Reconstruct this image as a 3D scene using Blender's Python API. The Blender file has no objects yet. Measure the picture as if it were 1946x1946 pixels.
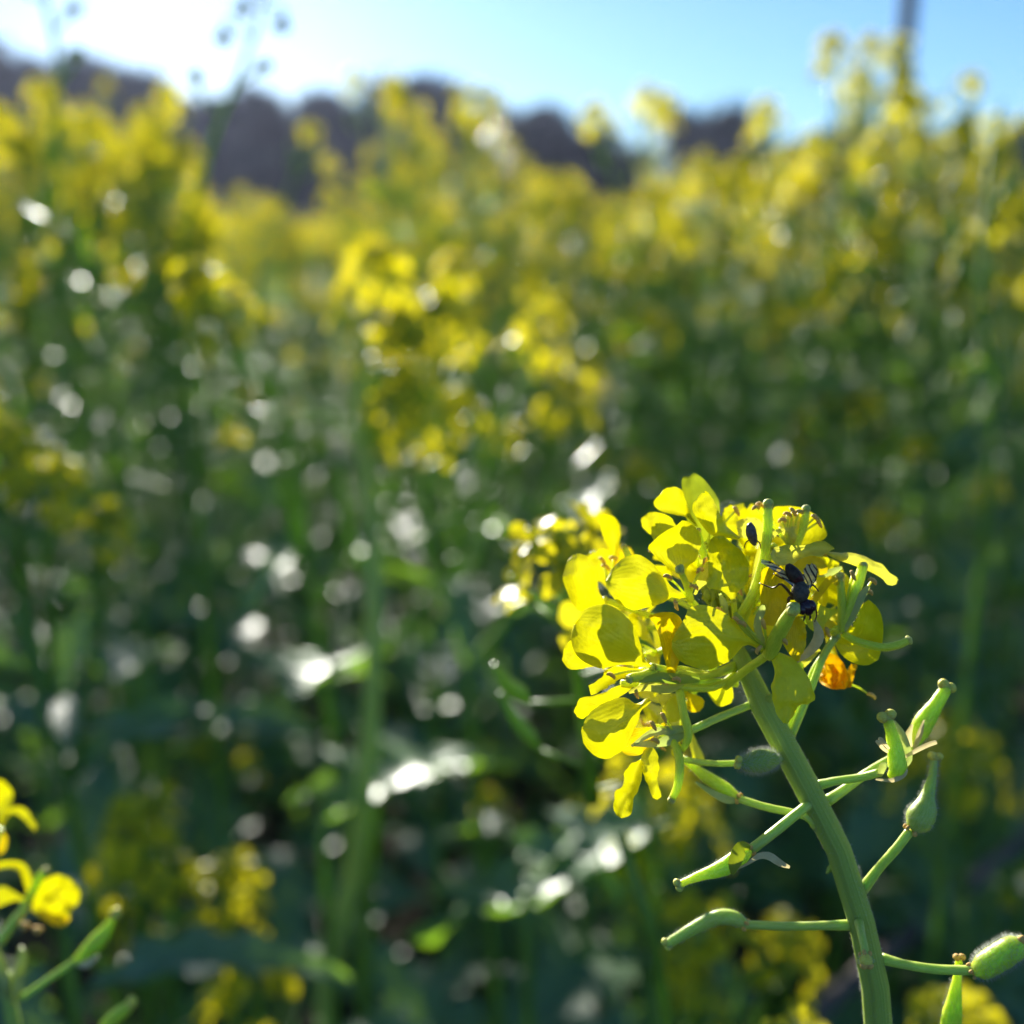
import bpy, math, random
import numpy as np
from mathutils import Vector, Matrix, Quaternion, noise

# ---------------------------------------------------------------- camera
S = bpy.context.scene
COL = S.collection
TH = 0.462                      # tan of half the field of view
PITCH = math.radians(14)
CZ = 0.95
cam_d = bpy.data.cameras.new("camera")
cam = bpy.data.objects.new("camera", cam_d); COL.objects.link(cam)
cam.location = (0, 0, CZ)
cam.rotation_euler = (math.radians(90) - PITCH, 0, 0)
cam_d.sensor_width = 36; cam_d.lens = 18 / TH
cam_d.clip_start = 0.01; cam_d.clip_end = 2000
cam_d.dof.use_dof = True
cam_d.dof.focus_distance = 0.1385
cam_d.dof.aperture_fstop = cam_d.lens / 3.5
S.camera = cam
FWD = Vector((0, math.cos(PITCH), -math.sin(PITCH)))
UPV = Vector((0, math.sin(PITCH), math.cos(PITCH)))
RGT = Vector((1, 0, 0))
CAM = Vector((0, 0, CZ))

def P(x, y, d):
    """the point seen at photo pixel x, y at depth d metres"""
    return CAM + FWD * d + RGT * ((x - 973) / 973 * TH * d) - UPV * ((y - 973) / 973 * TH * d)

def to_px(p):
    v = Vector(p) - CAM
    d = v.dot(FWD)
    return 973 + v.dot(RGT) / d / TH * 973, 973 - v.dot(UPV) / d / TH * 973, d

# ---------------------------------------------------------------- light
sdir = (P(285, -130, 1) - CAM).normalized()
elev = math.asin(sdir.z); azim = math.atan2(sdir.x, sdir.y)
W = bpy.data.worlds.new("World"); S.world = W; W.use_nodes = True
nt = W.node_tree; nt.nodes.clear()
sky = nt.nodes.new("ShaderNodeTexSky"); sky.sky_type = 'NISHITA'; sky.sun_disc = False
sky.sun_elevation = elev; sky.sun_rotation = azim
sky.air_density = 1.0; sky.dust_density = 0.18; sky.ozone_density = 6.0; sky.altitude = 0
bg = nt.nodes.new("ShaderNodeBackground"); bg.inputs[1].default_value = 0.047
wo = nt.nodes.new("ShaderNodeOutputWorld")
nt.links.new(sky.outputs[0], bg.inputs[0]); nt.links.new(bg.outputs[0], wo.inputs[0])
sl = bpy.data.lights.new("sun", 'SUN'); sl.energy = 3.55; sl.angle = math.radians(0.53); sl.color = (1.0, 0.955, 0.86)
sun = bpy.data.objects.new("sun", sl); COL.objects.link(sun)
sun.rotation_euler = sdir.to_track_quat('Z', 'Y').to_euler()
S.view_settings.view_transform = 'Standard'; S.view_settings.look = 'None'
S.view_settings.gamma = 1; S.view_settings.exposure = 1.95
S.cycles.use_denoising = True
S.cycles.max_bounces = 12; S.cycles.diffuse_bounces = 8; S.cycles.transmission_bounces = 6
S.cycles.transparent_max_bounces = 12
S.cycles.caustics_reflective = False; S.cycles.caustics_refractive = False
S.cycles.sample_clamp_indirect = 12

# ---------------------------------------------------------------- materials
def mat(name):
    m = bpy.data.materials.new(name); m.use_nodes = True
    t = m.node_tree; t.nodes.clear()
    o = t.nodes.new("ShaderNodeOutputMaterial")
    return m, t, o

def N(t, typ, **kw):
    n = t.nodes.new(typ)
    for k, v in kw.items():
        if k in n.inputs: n.inputs[k].default_value = v
        else: setattr(n, k, v)
    return n

def leafy(name, c1, c2, tcol, trans=0.45, rough=0.4, spec=0.5, scale=400, vein=0.0, bump=0.0, stretch=(1, 1, 1), use_uv=False, spot=None):
    """thin plant tissue: glossy diffuse front mixed with light that comes through"""
    m, t, o = mat(name)
    tc = N(t, "ShaderNodeTexCoord")
    mp = N(t, "ShaderNodeMapping"); mp.inputs['Scale'].default_value = stretch
    t.links.new(tc.outputs['UV' if use_uv else 'Object'], mp.inputs[0])
    nz = N(t, "ShaderNodeTexNoise", Scale=scale, Detail=4.0, Roughness=0.6)
    t.links.new(mp.outputs[0], nz.inputs['Vector'])
    cr = N(t, "ShaderNodeValToRGB")
    cr.color_ramp.elements[0].position = 0.3; cr.color_ramp.elements[1].position = 0.7
    cr.color_ramp.elements[0].color = (*c1, 1); cr.color_ramp.elements[1].color = (*c2, 1)
    t.links.new(nz.outputs[0], cr.inputs[0])
    col = cr.outputs[0]
    if spot:
        n2 = N(t, "ShaderNodeTexNoise", Scale=spot[1], Detail=2.0)
        t.links.new(tc.outputs['Object'], n2.inputs['Vector'])
        r2 = N(t, "ShaderNodeValToRGB"); r2.color_ramp.elements[0].position = .62; r2.color_ramp.elements[1].position = .7
        t.links.new(n2.outputs[0], r2.inputs[0])
        mx = N(t, "ShaderNodeMix", data_type='RGBA'); mx.inputs[7].default_value = (*spot[0], 1)
        t.links.new(r2.outputs[0], mx.inputs[0]); t.links.new(col, mx.inputs[6]); col = mx.outputs[2]
    p = N(t, "ShaderNodeBsdfPrincipled", Roughness=rough); p.inputs['Specular IOR Level'].default_value = spec
    t.links.new(col, p.inputs['Base Color'])
    tr = N(t, "ShaderNodeBsdfTranslucent")
    mt = N(t, "ShaderNodeMix", data_type='RGBA', blend_type='MULTIPLY'); mt.inputs[0].default_value = 0.35
    mt.inputs[6].default_value = (*tcol, 1)
    t.links.new(nz.outputs[0], mt.inputs[7])
    t.links.new(mt.outputs[2], tr.inputs[0])
    if bump:
        h = nz.outputs[0]
        if vein:
            wv = N(t, "ShaderNodeTexWave", Scale=vein * .5, Distortion=6.0, Detail=3.0); wv.wave_type = 'BANDS'; wv.bands_direction = 'X'
            t.links.new(tc.outputs['UV'], wv.inputs['Vector'])
            ad = N(t, "ShaderNodeMath", operation='MULTIPLY_ADD'); ad.inputs[1].default_value = 0.10
            t.links.new(wv.outputs[1], ad.inputs[0]); t.links.new(nz.outputs[0], ad.inputs[2]); h = ad.outputs[0]
        b = N(t, "ShaderNodeBump", Strength=0.6, Distance=bump)
        t.links.new(h, b.inputs['Height']); t.links.new(b.outputs[0], p.inputs['Normal']); t.links.new(b.outputs[0], tr.inputs['Normal'])
    mxs = N(t, "ShaderNodeMixShader"); mxs.inputs[0].default_value = trans
    t.links.new(p.outputs[0], mxs.inputs[1]); t.links.new(tr.outputs[0], mxs.inputs[2])
    t.links.new(mxs.outputs[0], o.inputs[0])
    return m

def fleshy(name, c1, c2, sss=0.6, rad=0.0012, rough=0.42, scale=300, stretch=(1, 1, 1), bump=0.00004, spec=0.4, sr=(0.8, 1.0, 0.15)):
    m, t, o = mat(name)
    tc = N(t, "ShaderNodeTexCoord")
    mp = N(t, "ShaderNodeMapping"); mp.inputs['Scale'].default_value = stretch
    t.links.new(tc.outputs['UV'], mp.inputs[0])
    nz = N(t, "ShaderNodeTexNoise", Scale=scale, Detail=4.0)
    t.links.new(mp.outputs[0], nz.inputs['Vector'])
    cr = N(t, "ShaderNodeValToRGB")
    cr.color_ramp.elements[0].position = 0.35; cr.color_ramp.elements[1].position = 0.68
    cr.color_ramp.elements[0].color = (*c1, 1); cr.color_ramp.elements[1].color = (*c2, 1)
    t.links.new(nz.outputs[0], cr.inputs[0])
    p = N(t, "ShaderNodeBsdfPrincipled", Roughness=rough); p.inputs['Specular IOR Level'].default_value = spec
    t.links.new(cr.outputs[0], p.inputs['Base Color'])
    p.inputs['Subsurface Weight'].default_value = sss
    p.inputs['Subsurface Radius'].default_value = sr
    p.inputs['Subsurface Scale'].default_value = rad
    b = N(t, "ShaderNodeBump", Strength=0.7, Distance=bump)
    t.links.new(nz.outputs[0], b.inputs['Height']); t.links.new(b.outputs[0], p.inputs['Normal'])
    t.links.new(p.outputs[0], o.inputs[0])
    return m

M = {}
M['petal'] = leafy('petal_yellow', (0.90, 0.81, 0.006), (0.96, 0.90, 0.025), (0.80, 0.74, 0.002), 0.35, 0.38, 0.4, 650, vein=7.0, bump=0.00035)
M['petal_gold'] = leafy('petal_golden', (0.84, 0.60, 0.004), (0.92, 0.72, 0.006), (0.90, 0.66, 0.001), 0.38, 0.45, 0.35, 650, vein=7.0, bump=0.00035)
M['petal_pale'] = leafy('petal_pale', (0.72, 0.66, 0.10), (0.82, 0.78, 0.16), (0.80, 0.78, 0.05), 0.45, 0.3, 0.5, 650, vein=7.0, bump=0.0004)
M['petal_dull'] = leafy('petal_olive', (0.26, 0.30, 0.02), (0.36, 0.38, 0.03), (0.35, 0.42, 0.01), 0.4, 0.5, 0.3, 260)  # olive holds the shade of a rear petal; some sepals share it
M['orange'] = leafy('petal_withered', (0.84, 0.40, 0.006), (0.92, 0.58, 0.010), (0.80, 0.44, 0.001), 0.32, 0.7, 0.15, 900, bump=0.0002)
M['bpetal'] = leafy('petal_field', (0.78, 0.66, 0.015), (0.86, 0.76, 0.03), (0.94, 0.82, 0.010), 0.55, 0.42, 0.4, 60)
M['stem'] = fleshy('stem_green', (0.30, 0.42, 0.05), (0.48, 0.58, 0.12), 0.35, 0.0020, 0.58, 5, (22, 2.2, 1), 0.00022)
M['stalk'] = fleshy('stalk_green', (0.42, 0.53, 0.08), (0.55, 0.64, 0.15), 0.5, 0.0018, 0.42, 5, (10, 2, 1))
M['stalk_y'] = fleshy('stalk_yellow_green', (0.54, 0.60, 0.03), (0.66, 0.70, 0.06), 0.55, 0.0018, 0.42, 5, (8, 2, 1))
M['pod'] = fleshy('pod_green', (0.50, 0.62, 0.03), (0.64, 0.74, 0.08), 0.85, 0.0030, 0.4, 5, (6, 3, 1), 0.0001)
M['knob'] = fleshy('stigma', (0.72, 0.60, 0.06), (0.84, 0.76, 0.16), 0.5, 0.0008, 0.6, 14, (1, 1, 1), 0.0001)
M['knob_pale'] = fleshy('stigma_pale', (0.72, 0.70, 0.08), (0.84, 0.80, 0.18), 0.5, 0.0008, 0.6, 14, (1, 1, 1), 0.0001)
M['anther'] = fleshy('anther', (0.66, 0.36, 0.07), (0.78, 0.52, 0.16), 0.4, 0.0004, 0.7, 20, (1, 1, 1), 0.0001)
M['straw'] = fleshy('dry_straw', (0.62, 0.50, 0.25), (0.82, 0.72, 0.46), 0.3, 0.0005, 0.6, 6, (8, 1, 1), 0.0001)
M['sepal'] = leafy('sepal', (0.42, 0.50, 0.16), (0.56, 0.60, 0.28), (0.55, 0.65, 0.12), 0.45, 0.45, 0.4, 600)
M['dry'] = leafy('dry_sepal', (0.62, 0.50, 0.26), (0.80, 0.70, 0.42), (0.80, 0.66, 0.30), 0.45, 0.6, 0.2, 700)
M['fuzz'] = leafy('fuzz', (0.55, 0.58, 0.50), (0.70, 0.72, 0.64), (0.75, 0.78, 0.66), 0.5, 0.5, 0.4, 100)
M['gstem'] = leafy('field_stem', (0.14, 0.27, 0.03), (0.21, 0.34, 0.05), (0.35, 0.60, 0.02), 0.35, 0.48, 0.5, 40)
M['leaf'] = leafy('leaf', (0.14, 0.25, 0.12), (0.22, 0.35, 0.18), (0.34, 0.62, 0.02), 0.40, 0.44, 0.6, 130, vein=5.0, bump=0.0012)
M['bud'] = leafy('bud', (0.30, 0.40, 0.04), (0.46, 0.50, 0.06), (0.45, 0.6, 0.03), 0.35, 0.4, 0.5, 80)
M['bpod'] = leafy('field_pod', (0.18, 0.32, 0.05), (0.26, 0.40, 0.08), (0.35, 0.6, 0.03), 0.35, 0.33, 0.6, 80)
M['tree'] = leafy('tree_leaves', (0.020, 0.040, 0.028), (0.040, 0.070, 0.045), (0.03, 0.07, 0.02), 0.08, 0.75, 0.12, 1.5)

def simple(name, c1, c2, rough=0.8, scale=5.0, spec=0.3, bump=0.0, detail=6.0):
    m, t, o = mat(name)
    tc = N(t, "ShaderNodeTexCoord")
    nz = N(t, "ShaderNodeTexNoise", Scale=scale, Detail=detail)
    t.links.new(tc.outputs['Object'], nz.inputs['Vector'])
    cr = N(t, "ShaderNodeValToRGB")
    cr.color_ramp.elements[0].position = 0.35; cr.color_ramp.elements[1].position = 0.65
    cr.color_ramp.elements[0].color = (*c1, 1); cr.color_ramp.elements[1].color = (*c2, 1)
    t.links.new(nz.outputs[0], cr.inputs[0])
    p = N(t, "ShaderNodeBsdfPrincipled", Roughness=rough); p.inputs['Specular IOR Level'].default_value = spec
    t.links.new(cr.outputs[0], p.inputs['Base Color'])
    if bump:
        b = N(t, "ShaderNodeBump", Strength=0.8, Distance=bump)
        t.links.new(nz.outputs[0], b.inputs['Height']); t.links.new(b.outputs[0], p.inputs['Normal'])
    t.links.new(p.outputs[0], o.inputs[0])
    return m
M['soil'] = simple('soil', (0.035, 0.026, 0.016), (0.07, 0.055, 0.03), 0.95, 9, bump=0.02)
M['bark'] = simple('bark', (0.05, 0.038, 0.028), (0.09, 0.07, 0.05), 0.9, 4, bump=0.03)
M['pole'] = simple('pole_wood', (0.02, 0.018, 0.015), (0.035, 0.03, 0.025), 0.85, 8, bump=0.004)
M['fly_dark'] = simple('insect_black', (0.035, 0.020, 0.012), (0.07, 0.042, 0.026), 0.5, 2500, 0.22, 0.00003)
M['fly_red'] = simple('insect_maroon', (0.06, 0.014, 0.014), (0.12, 0.028, 0.022), 0.4, 2500, 0.22, 0.00003)
M['fly_grey'] = simple('insect_grey', (0.06, 0.045, 0.032), (0.12, 0.095, 0.07), 0.45, 2500, 0.22, 0.00003)
M['fly_eye'] = simple('insect_eye', (0.030, 0.012, 0.018), (0.06, 0.022, 0.028), 0.25, 6000, 0.5, 0.00001)
M['fly_leg'] = simple('insect_leg', (0.06, 0.022, 0.006), (0.14, 0.055, 0.012), 0.4, 1500, 0.5)
M['stalk_dry'] = simple('dead_stalk', (0.10, 0.075, 0.06), (0.17, 0.13, 0.11), 0.8, 60, 0.3)

# wing: clear film with dark bars laid along its own length
def wing_mat():
    m, t, o = mat('wing_film')
    tc = N(t, "ShaderNodeTexCoord"); sp = N(t, "ShaderNodeSeparateXYZ")
    t.links.new(tc.outputs['UV'], sp.inputs[0])
    wv = N(t, "ShaderNodeTexWave", Scale=1.35, Distortion=1.6, Detail=1.0); wv.bands_direction = 'Y'
    wv.inputs['Detail Scale'].default_value = 1.2
    mp = N(t, "ShaderNodeMapping"); mp.inputs['Scale'].default_value = (0.9, 1.0, 1); mp.inputs['Rotation'].default_value = (0, 0, 0.45)
    t.links.new(tc.outputs['UV'], mp.inputs[0]); t.links.new(mp.outputs[0], wv.inputs[0])
    r = N(t, "ShaderNodeValToRGB"); r.color_ramp.elements[0].position = .70; r.color_ramp.elements[1].position = .80
    t.links.new(wv.outputs[1], r.inputs[0])
    # dark leading edge
    e = N(t, "ShaderNodeMath", operation='GREATER_THAN'); e.inputs[1].default_value = 0.93
    t.links.new(sp.outputs[0], e.inputs[0])
    mxm = N(t, "ShaderNodeMath", operation='MAXIMUM'); t.links.new(r.outputs[0], mxm.inputs[0]); t.links.new(e.outputs[0], mxm.inputs[1])
    film = N(t, "ShaderNodeMixShader"); film.inputs[0].default_value = 0.62
    tp = N(t, "ShaderNodeBsdfTransparent"); gl = N(t, "ShaderNodeBsdfPrincipled", Roughness=0.25)
    gl.inputs['Base Color'].default_value = (0.42, 0.44, 0.36, 1)
    t.links.new(tp.outputs[0], film.inputs[1]); t.links.new(gl.outputs[0], film.inputs[2])
    dk = N(t, "ShaderNodeBsdfPrincipled", Roughness=0.4); dk.inputs['Base Color'].default_value = (0.012, 0.012, 0.016, 1)
    fin = N(t, "ShaderNodeMixShader"); t.links.new(mxm.outputs[0], fin.inputs[0])
    t.links.new(film.outputs[0], fin.inputs[1]); t.links.new(dk.outputs[0], fin.inputs[2]); t.links.new(fin.outputs[0], o.inputs[0])
    return m
M['wing'] = wing_mat()

# ---------------------------------------------------------------- helpers
class MB:
    def __init__(s): s.v = []; s.f = []; s.m = []; s.uv = []
    def add(s, V_, F_, mi=0, UV=None):
        k = len(s.v); s.v.extend([tuple(p) for p in V_])
        s.uv.extend(UV if UV is not None else [(0.5, 0.5)] * len(V_))
        for f in F_: s.f.append(tuple(i + k for i in f)); s.m.append(mi)
    def mesh(s, name, mats):
        me = bpy.data.meshes.new(name); me.from_pydata(s.v, [], s.f)
        for m in mats: me.materials.append(m)
        me.polygons.foreach_set('material_index', s.m)
        me.polygons.foreach_set('use_smooth', [True] * len(s.f))
        ul = me.uv_layers.new(name='UVMap')
        vi = np.empty(len(me.loops), dtype=np.int32); me.loops.foreach_get('vertex_index', vi)
        ul.data.foreach_set('uv', np.array(s.uv, dtype=np.float32)[vi].ravel())
        me.update()
        return me
    def build(s, name, mats, parent=None):
        return link(name, s.mesh(name, mats if isinstance(mats, (list, tuple)) else [mats]), parent)

def link(name, me, parent=None):
    o = bpy.data.objects.new(name, me); COL.objects.link(o)
    if parent is not None:
        o.parent = parent
        if parent.type == 'EMPTY' and parent.parent is None:
            pass
    return o

def tag(o, label=None, cat=None, group=None, kind=None):
    if label: o['label'] = label
    if cat: o['category'] = cat
    if group: o['group'] = group
    if kind: o['kind'] = kind
    return o

def empty(name, loc=(0, 0, 0), parent=None):
    o = bpy.data.objects.new(name, None); COL.objects.link(o); o.location = loc; o.empty_display_size = 0.02
    if parent is not None: o.parent = parent
    return o

def cr(pts, n):
    """smooth curve through points, n samples, any dimension"""
    p = np.array([tuple(q) for q in pts], float)
    if len(p) == 2: return [p[0] + (p[1] - p[0]) * i / (n - 1) for i in range(n)]
    seg = np.linalg.norm(np.diff(p[:, :3], axis=0), axis=1) + 1e-12
    T = np.concatenate([[0], np.cumsum(seg)]); out = []
    for i in range(n):
        s = T[-1] * i / (n - 1); k = min(max(int(np.searchsorted(T, s, 'right')) - 1, 0), len(p) - 2)
        u = (s - T[k]) / (T[k + 1] - T[k])
        p0 = p[k - 1] if k > 0 else 2 * p[0] - p[1]; p3 = p[k + 2] if k + 2 < len(p) else 2 * p[-1] - p[-2]
        p1, p2 = p[k], p[k + 1]
        out.append(.5 * ((2 * p1) + (-p0 + p2) * u + (2 * p0 - 5 * p1 + 4 * p2 - p3) * u * u + (-p0 + 3 * p1 - 3 * p2 + p3) * u ** 3))
    return out

def tube(mb, pts, rad, n=10, seg=8, mi=0, smooth=True, lump=0.0, seed=0, flat=1.0):
    """swept tube; rad is one radius per given point"""
    q = [tuple(p) + (r,) for p, r in zip(pts, rad)]
    q = cr(q, n) if smooth else q
    n = len(q)
    C = [Vector(a[:3]) for a in q]; R = [max(a[3], 1e-6) for a in q]
    t0 = (C[1] - C[0]).normalized()
    x = t0.orthogonal().normalized(); V_ = []; UV = []; F_ = []
    for i in range(n):
        t = (C[min(i + 1, n - 1)] - C[max(i - 1, 0)])
        t = t.normalized() if t.length > 1e-9 else t0
        x = (x - t * x.dot(t)).normalized(); y = t.cross(x)
        for j in range(seg):
            a = 2 * math.pi * j / seg
            r = R[i] * (1 + (lump * noise.noise(Vector((i * .55 + seed, j * .9, seed * 1.7))) if lump else 0))
            V_.append(C[i] + x * (math.cos(a) * r) + y * (math.sin(a) * r * flat)); UV.append((j / seg, i / n))
    for i in range(n - 1):
        for j in range(seg):
            k = (j + 1) % seg
            F_.append((i * seg + j, i * seg + k, (i + 1) * seg + k, (i + 1) * seg + j))
    a = len(V_); V_.append(C[0]); UV.append((.5, 0)); V_.append(C[-1]); UV.append((.5, 1))
    for j in range(seg):
        k = (j + 1) % seg
        F_.append((a, k, j)); F_.append((a + 1, (n - 1) * seg + j, (n - 1) * seg + k))
    mb.add(V_, F_, mi, UV)

def ell(mb, c, axis, rx, rl, seg=10, rings=7, mi=0, lump=0.0, seed=0):
    """ellipsoid of half length rl along axis"""
    axis = Vector(axis).normalized(); c = Vector(c)
    pts, rr = [], []
    for i in range(rings + 1):
        a = math.pi * i / rings
        pts.append(c - axis * (math.cos(a) * rl)); rr.append(max(math.sin(a), .04) * rx)
    tube(mb, pts, rr, seg=seg, mi=mi, smooth=False, lump=lump, seed=seed)

def fuzz(mb, pts, rad, count, length, rng, mi=0, w=0.000013):
    """short hairs standing on a tube"""
    q = cr([tuple(p) + (r,) for p, r in zip(pts, rad)], 40)
    for _ in range(count):
        k = rng.uniform(0, 38.99); i = int(k); u = k - i
        a = Vector(q[i][:3]); b = Vector(q[i + 1][:3]); c = a.lerp(b, u); r = q[i][3] * (1 - u) + q[i + 1][3] * u
        t = (b - a).normalized(); x = t.orthogonal().normalized(); y = t.cross(x)
        th = rng.uniform(0, 2 * math.pi); nrm = x * math.cos(th) + y * math.sin(th)
        d = (nrm + t * rng.uniform(-.5, .5) + t.cross(nrm) * rng.uniform(-.4, .4)).normalized()
        p0 = c + nrm * r * .95; L = length * rng.uniform(.5, 1.2)
        s = d.cross(Vector((rng.uniform(-1, 1), rng.uniform(-1, 1), rng.uniform(-1, 1)))).normalized() * w
        s2 = d.cross(s).normalized() * w
        mb.add([p0 + s, p0 - s, p0 + s2, p0 + d * L], [(0, 1, 3), (1, 2, 3), (2, 0, 3)], mi)

def sheet(name, L, R, d0, d1, mt, parent, cup=0.0, tilt=0.0, rip=0.00035, n=22, m=13, seed=0, curl=0.0, sag=0.0):
    """a petal: left and right edges in photo pixels from the claw to the tip, its real depth running d0 -> d1, with
    a hollow (cup), a sideways tilt and crinkles, all in metres"""
    a = cr(L, n); b = cr(R, n); V_ = []; UV = []; F_ = []
    for i in range(n):
        t = i / (n - 1)
        for j in range(m):
            s = j / (m - 1)
            x = a[i][0] * (1 - s) + b[i][0] * s; y = a[i][1] * (1 - s) + b[i][1] * s
            dd = d0 + (d1 - d0) * t + cup * 4 * s * (1 - s) * math.sin(math.pi * min(1, t * .9 + .1)) + tilt * (s - .5) * min(1, t * 2) + curl * t ** 4 + sag * math.sin(math.pi * t)
            e = abs(s - .5) * 2; ed = max(e, t) ** 3
            g = noise.noise(Vector((x * .030, y * .030, seed * 3.1))) * 1.0 + noise.noise(Vector((x * .075, y * .075, seed * 3.1 + 9))) * .55
            dd += 1.7 * rip * g * (.55 + .9 * ed) * min(1, t * 3)
            ex = noise.noise(Vector((i * .55, seed * 2.3, s * 3))) * 3.0 * ed
            V_.append(P(x + ex, y + ex * .6, dd)); UV.append((s, t))
    for i in range(n - 1):
        for j in range(m - 1):
            k = i * m + j; F_.append((k, k + 1, k + m + 1, k + m))
    mb = MB(); mb.add(V_, F_, 0, UV)
    return mb.build(name, M[mt] if isinstance(mt, str) else mt, parent)

def obov(base, tip, w, bend=0.0):
    """edges of a clawed round-headed petal between two pixels"""
    bx, by = base; tx, ty = tip; dx, dy = tx - bx, ty - by; l = math.hypot(dx, dy); nx, ny = -dy / l, dx / l
    prof = [(0, .07), (.15, .09), (.32, .2), (.48, .38), (.65, .5), (.8, .49), (.92, .36), (.98, .18), (1.0, .04)]
    L, R = [], []
    for t, h in prof:
        c = bend * math.sin(math.pi * t)
        L.append((bx + dx * t + nx * (c + h * w), by + dy * t + ny * (c + h * w)))
        R.append((bx + dx * t + nx * (c - h * w), by + dy * t + ny * (c - h * w)))
    return L, R

def strap(mb, pts, wid, mi=0, n=12, roll=0.0, cupf=.25):
    """narrow leaf-like strip (sepals, shrivelled threads)"""
    q = cr([tuple(p) + (w,) for p, w in zip(pts, wid)], n); V_ = []; F_ = []; UV = []
    C = [Vector(a[:3]) for a in q]
    view = (CAM - C[0]).normalized()
    for i in range(n):
        t = (C[min(i + 1, n - 1)] - C[max(i - 1, 0)]).normalized()
        x = t.cross(view).normalized(); y = t.cross(x)
        x2 = x * math.cos(roll) + y * math.sin(roll); y2 = t.cross(x2)
        w = q[i][3]
        for j, s in enumerate((-1, -.5, 0, .5, 1)):
            V_.append(C[i] + x2 * (s * w) + y2 * (cupf * w * s * s)); UV.append((j / 4, i / n))
    for i in range(n - 1):
        for j in range(4):
            k = i * 5 + j; F_.append((k, k + 1, k + 6, k + 5))
    mb.add(V_, F_, mi, UV)
PX = 1 / 15200.0      # metres per photo pixel at the focus distance

def px_tube(name, pts, wid, mt, parent, n=16, seg=10, lump=0.06, seed=0):
    """tube through (x, y, depth) with full widths in photo pixels"""
    mb = MB(); w = [P(*p) for p in pts]
    tube(mb, w, [q * .5 * p[2] / .1385 * PX for q, p in zip(wid, pts)], n, seg, 0, lump=lump, seed=seed)
    return mb.build(name, M[mt], parent)

# ================================================================ setting
def ground():
    n = 90; V_ = []; F_ = []
    def g(i): 
        u = (i / (n - 1)) * 2 - 1
        return math.copysign(abs(u) ** 3.2, u) * 700
    for i in range(n):
        for j in range(n):
            x, y = g(i), g(j) + 2
            z = 0.03 * noise.noise(Vector((x * 1.7, y * 1.7, 0))) if math.hypot(x, y) < 20 else 0.0
            V_.append((x, y, z))
    for i in range(n - 1):
        for j in range(n - 1):
            k = i * n + j; F_.append((k, k + n, k + n + 1, k + 1))
    mb = MB(); mb.add(V_, F_); o = mb.build('ground', M['soil']); tag(o, 'dark soil under the mustard field', kind='structure')
ground()

# ---------------------------------------------------------------- trees beyond the field
rt = random.Random(5)
def crown_mesh(name, seed, Rw, Rh, lumps, leaves):
    r = random.Random(seed); mb = MB(); cl = []
    for i in range(lumps):
        a = r.uniform(0, 6.283); e = r.uniform(-.5, 1.0); q = r.uniform(.25, .8)
        cl.append((Vector((math.cos(a) * q * Rw * math.cos(e), math.sin(a) * q * Rw * math.cos(e), Rh * (1 + .62 * math.sin(e * 1.5)))), r.uniform(.25, .46) * Rw))
    cl.append((Vector((0, 0, Rh)), Rw * .7))
    for i in range(leaves):
        c, rr = r.choice(cl)
        d = Vector((r.gauss(0, 1), r.gauss(0, 1), r.gauss(0, 1))).normalized()
        p = c + d * rr * r.uniform(.55, 1.08)
        s = r.uniform(.12, .30)
        u = Vector((r.gauss(0, 1), r.gauss(0, 1), r.gauss(0, 1))).normalized(); v = u.cross(d + Vector((.1, .2, .3))).normalized()
        mb.add([p - u * s, p + v * s * .6, p + u * s, p - v * s * .6], [(0, 1, 2, 3)])
    for c, rr in cl:      # inner mass of twigs and leaves
        ell(mb, c, (0, 0, 1), rr * .72, rr * .72, 9, 6, 0, .5, r.random() * 9)
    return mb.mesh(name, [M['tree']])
crowns = [crown_mesh('crown', 11 + i, 3.4 + .5 * (i % 2), 5.2, 13, 5200) for i in range(4)]
def trunk_mesh():
    mb = MB()
    tube(mb, [(0, 0, -.2), (.1, 0, 2), (0, .1, 4.6), (.1, 0, 6)], [.34, .26, .2, .1], 9, 9)
    for k in range(5):
        a = k * 1.3; tube(mb, [(0, 0, 2.2 + k * .5), (math.cos(a) * 1.1, math.sin(a) * 1.1, 3.6 + k * .5), (math.cos(a) * 2, math.sin(a) * 2, 5 + k * .4)], [.13, .09, .04], 6, 6)
    return mb.mesh('trunk', [M['bark']])
trunk = trunk_mesh()
# (x, top y in the photo, distance, width factor, what sets it apart)
TREES = [(-90, 60, 50, 1.2, 'dark broadleaf tree cut by the left edge of the photo'),
         (60, 118, 54, 1.0, 'dark tree low between the tall leftmost tree and the sun glare'),
         (205, 105, 50, 1.1, 'dark rounded tree directly under the white sun glare'),
         (335, 165, 56, 1.0, 'dark low tree just right of the sun glare'),
         (445, 176, 48, 1.15, 'broad purple-grey tree behind the leaning pale flower stalk'),
         (585, 182, 50, 1.15, 'broad purple-grey tree above the open gap in the flowers'),
         (690, 200, 55, 1.0, 'dark tree left of the tallest central flower spike'),
         (800, 138, 50, 1.1, 'tall dark tree behind the two central flower spikes'),
         (925, 212, 55, 1.0, 'lower dark tree right of the central spikes'),
         (1045, 203, 47, 1.1, 'dark blue-green rounded tree in the middle of the skyline'),
         (1150, 262, 52, 1.0, 'small dark tree in the dip left of the yellow cluster'),
         (1335, 190, 49, .95, 'narrow rounded tree standing alone above the flowers'),
         (1465, 268, 55, 1.0, 'low tree in the lowest dip of the skyline'),
         (1590, 232, 50, 1.05, 'dark tree behind the flowers just left of the tall pole'),
         (1730, 250, 53, 1.1, 'dark tree behind the flowers just right of the tall pole'),
         (1850, 262, 50, 1.0, 'dark low tree near the right edge of the skyline'),
         (1985, 230, 48, 1.1, 'dark tree cut by the right edge of the photo')]
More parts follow.
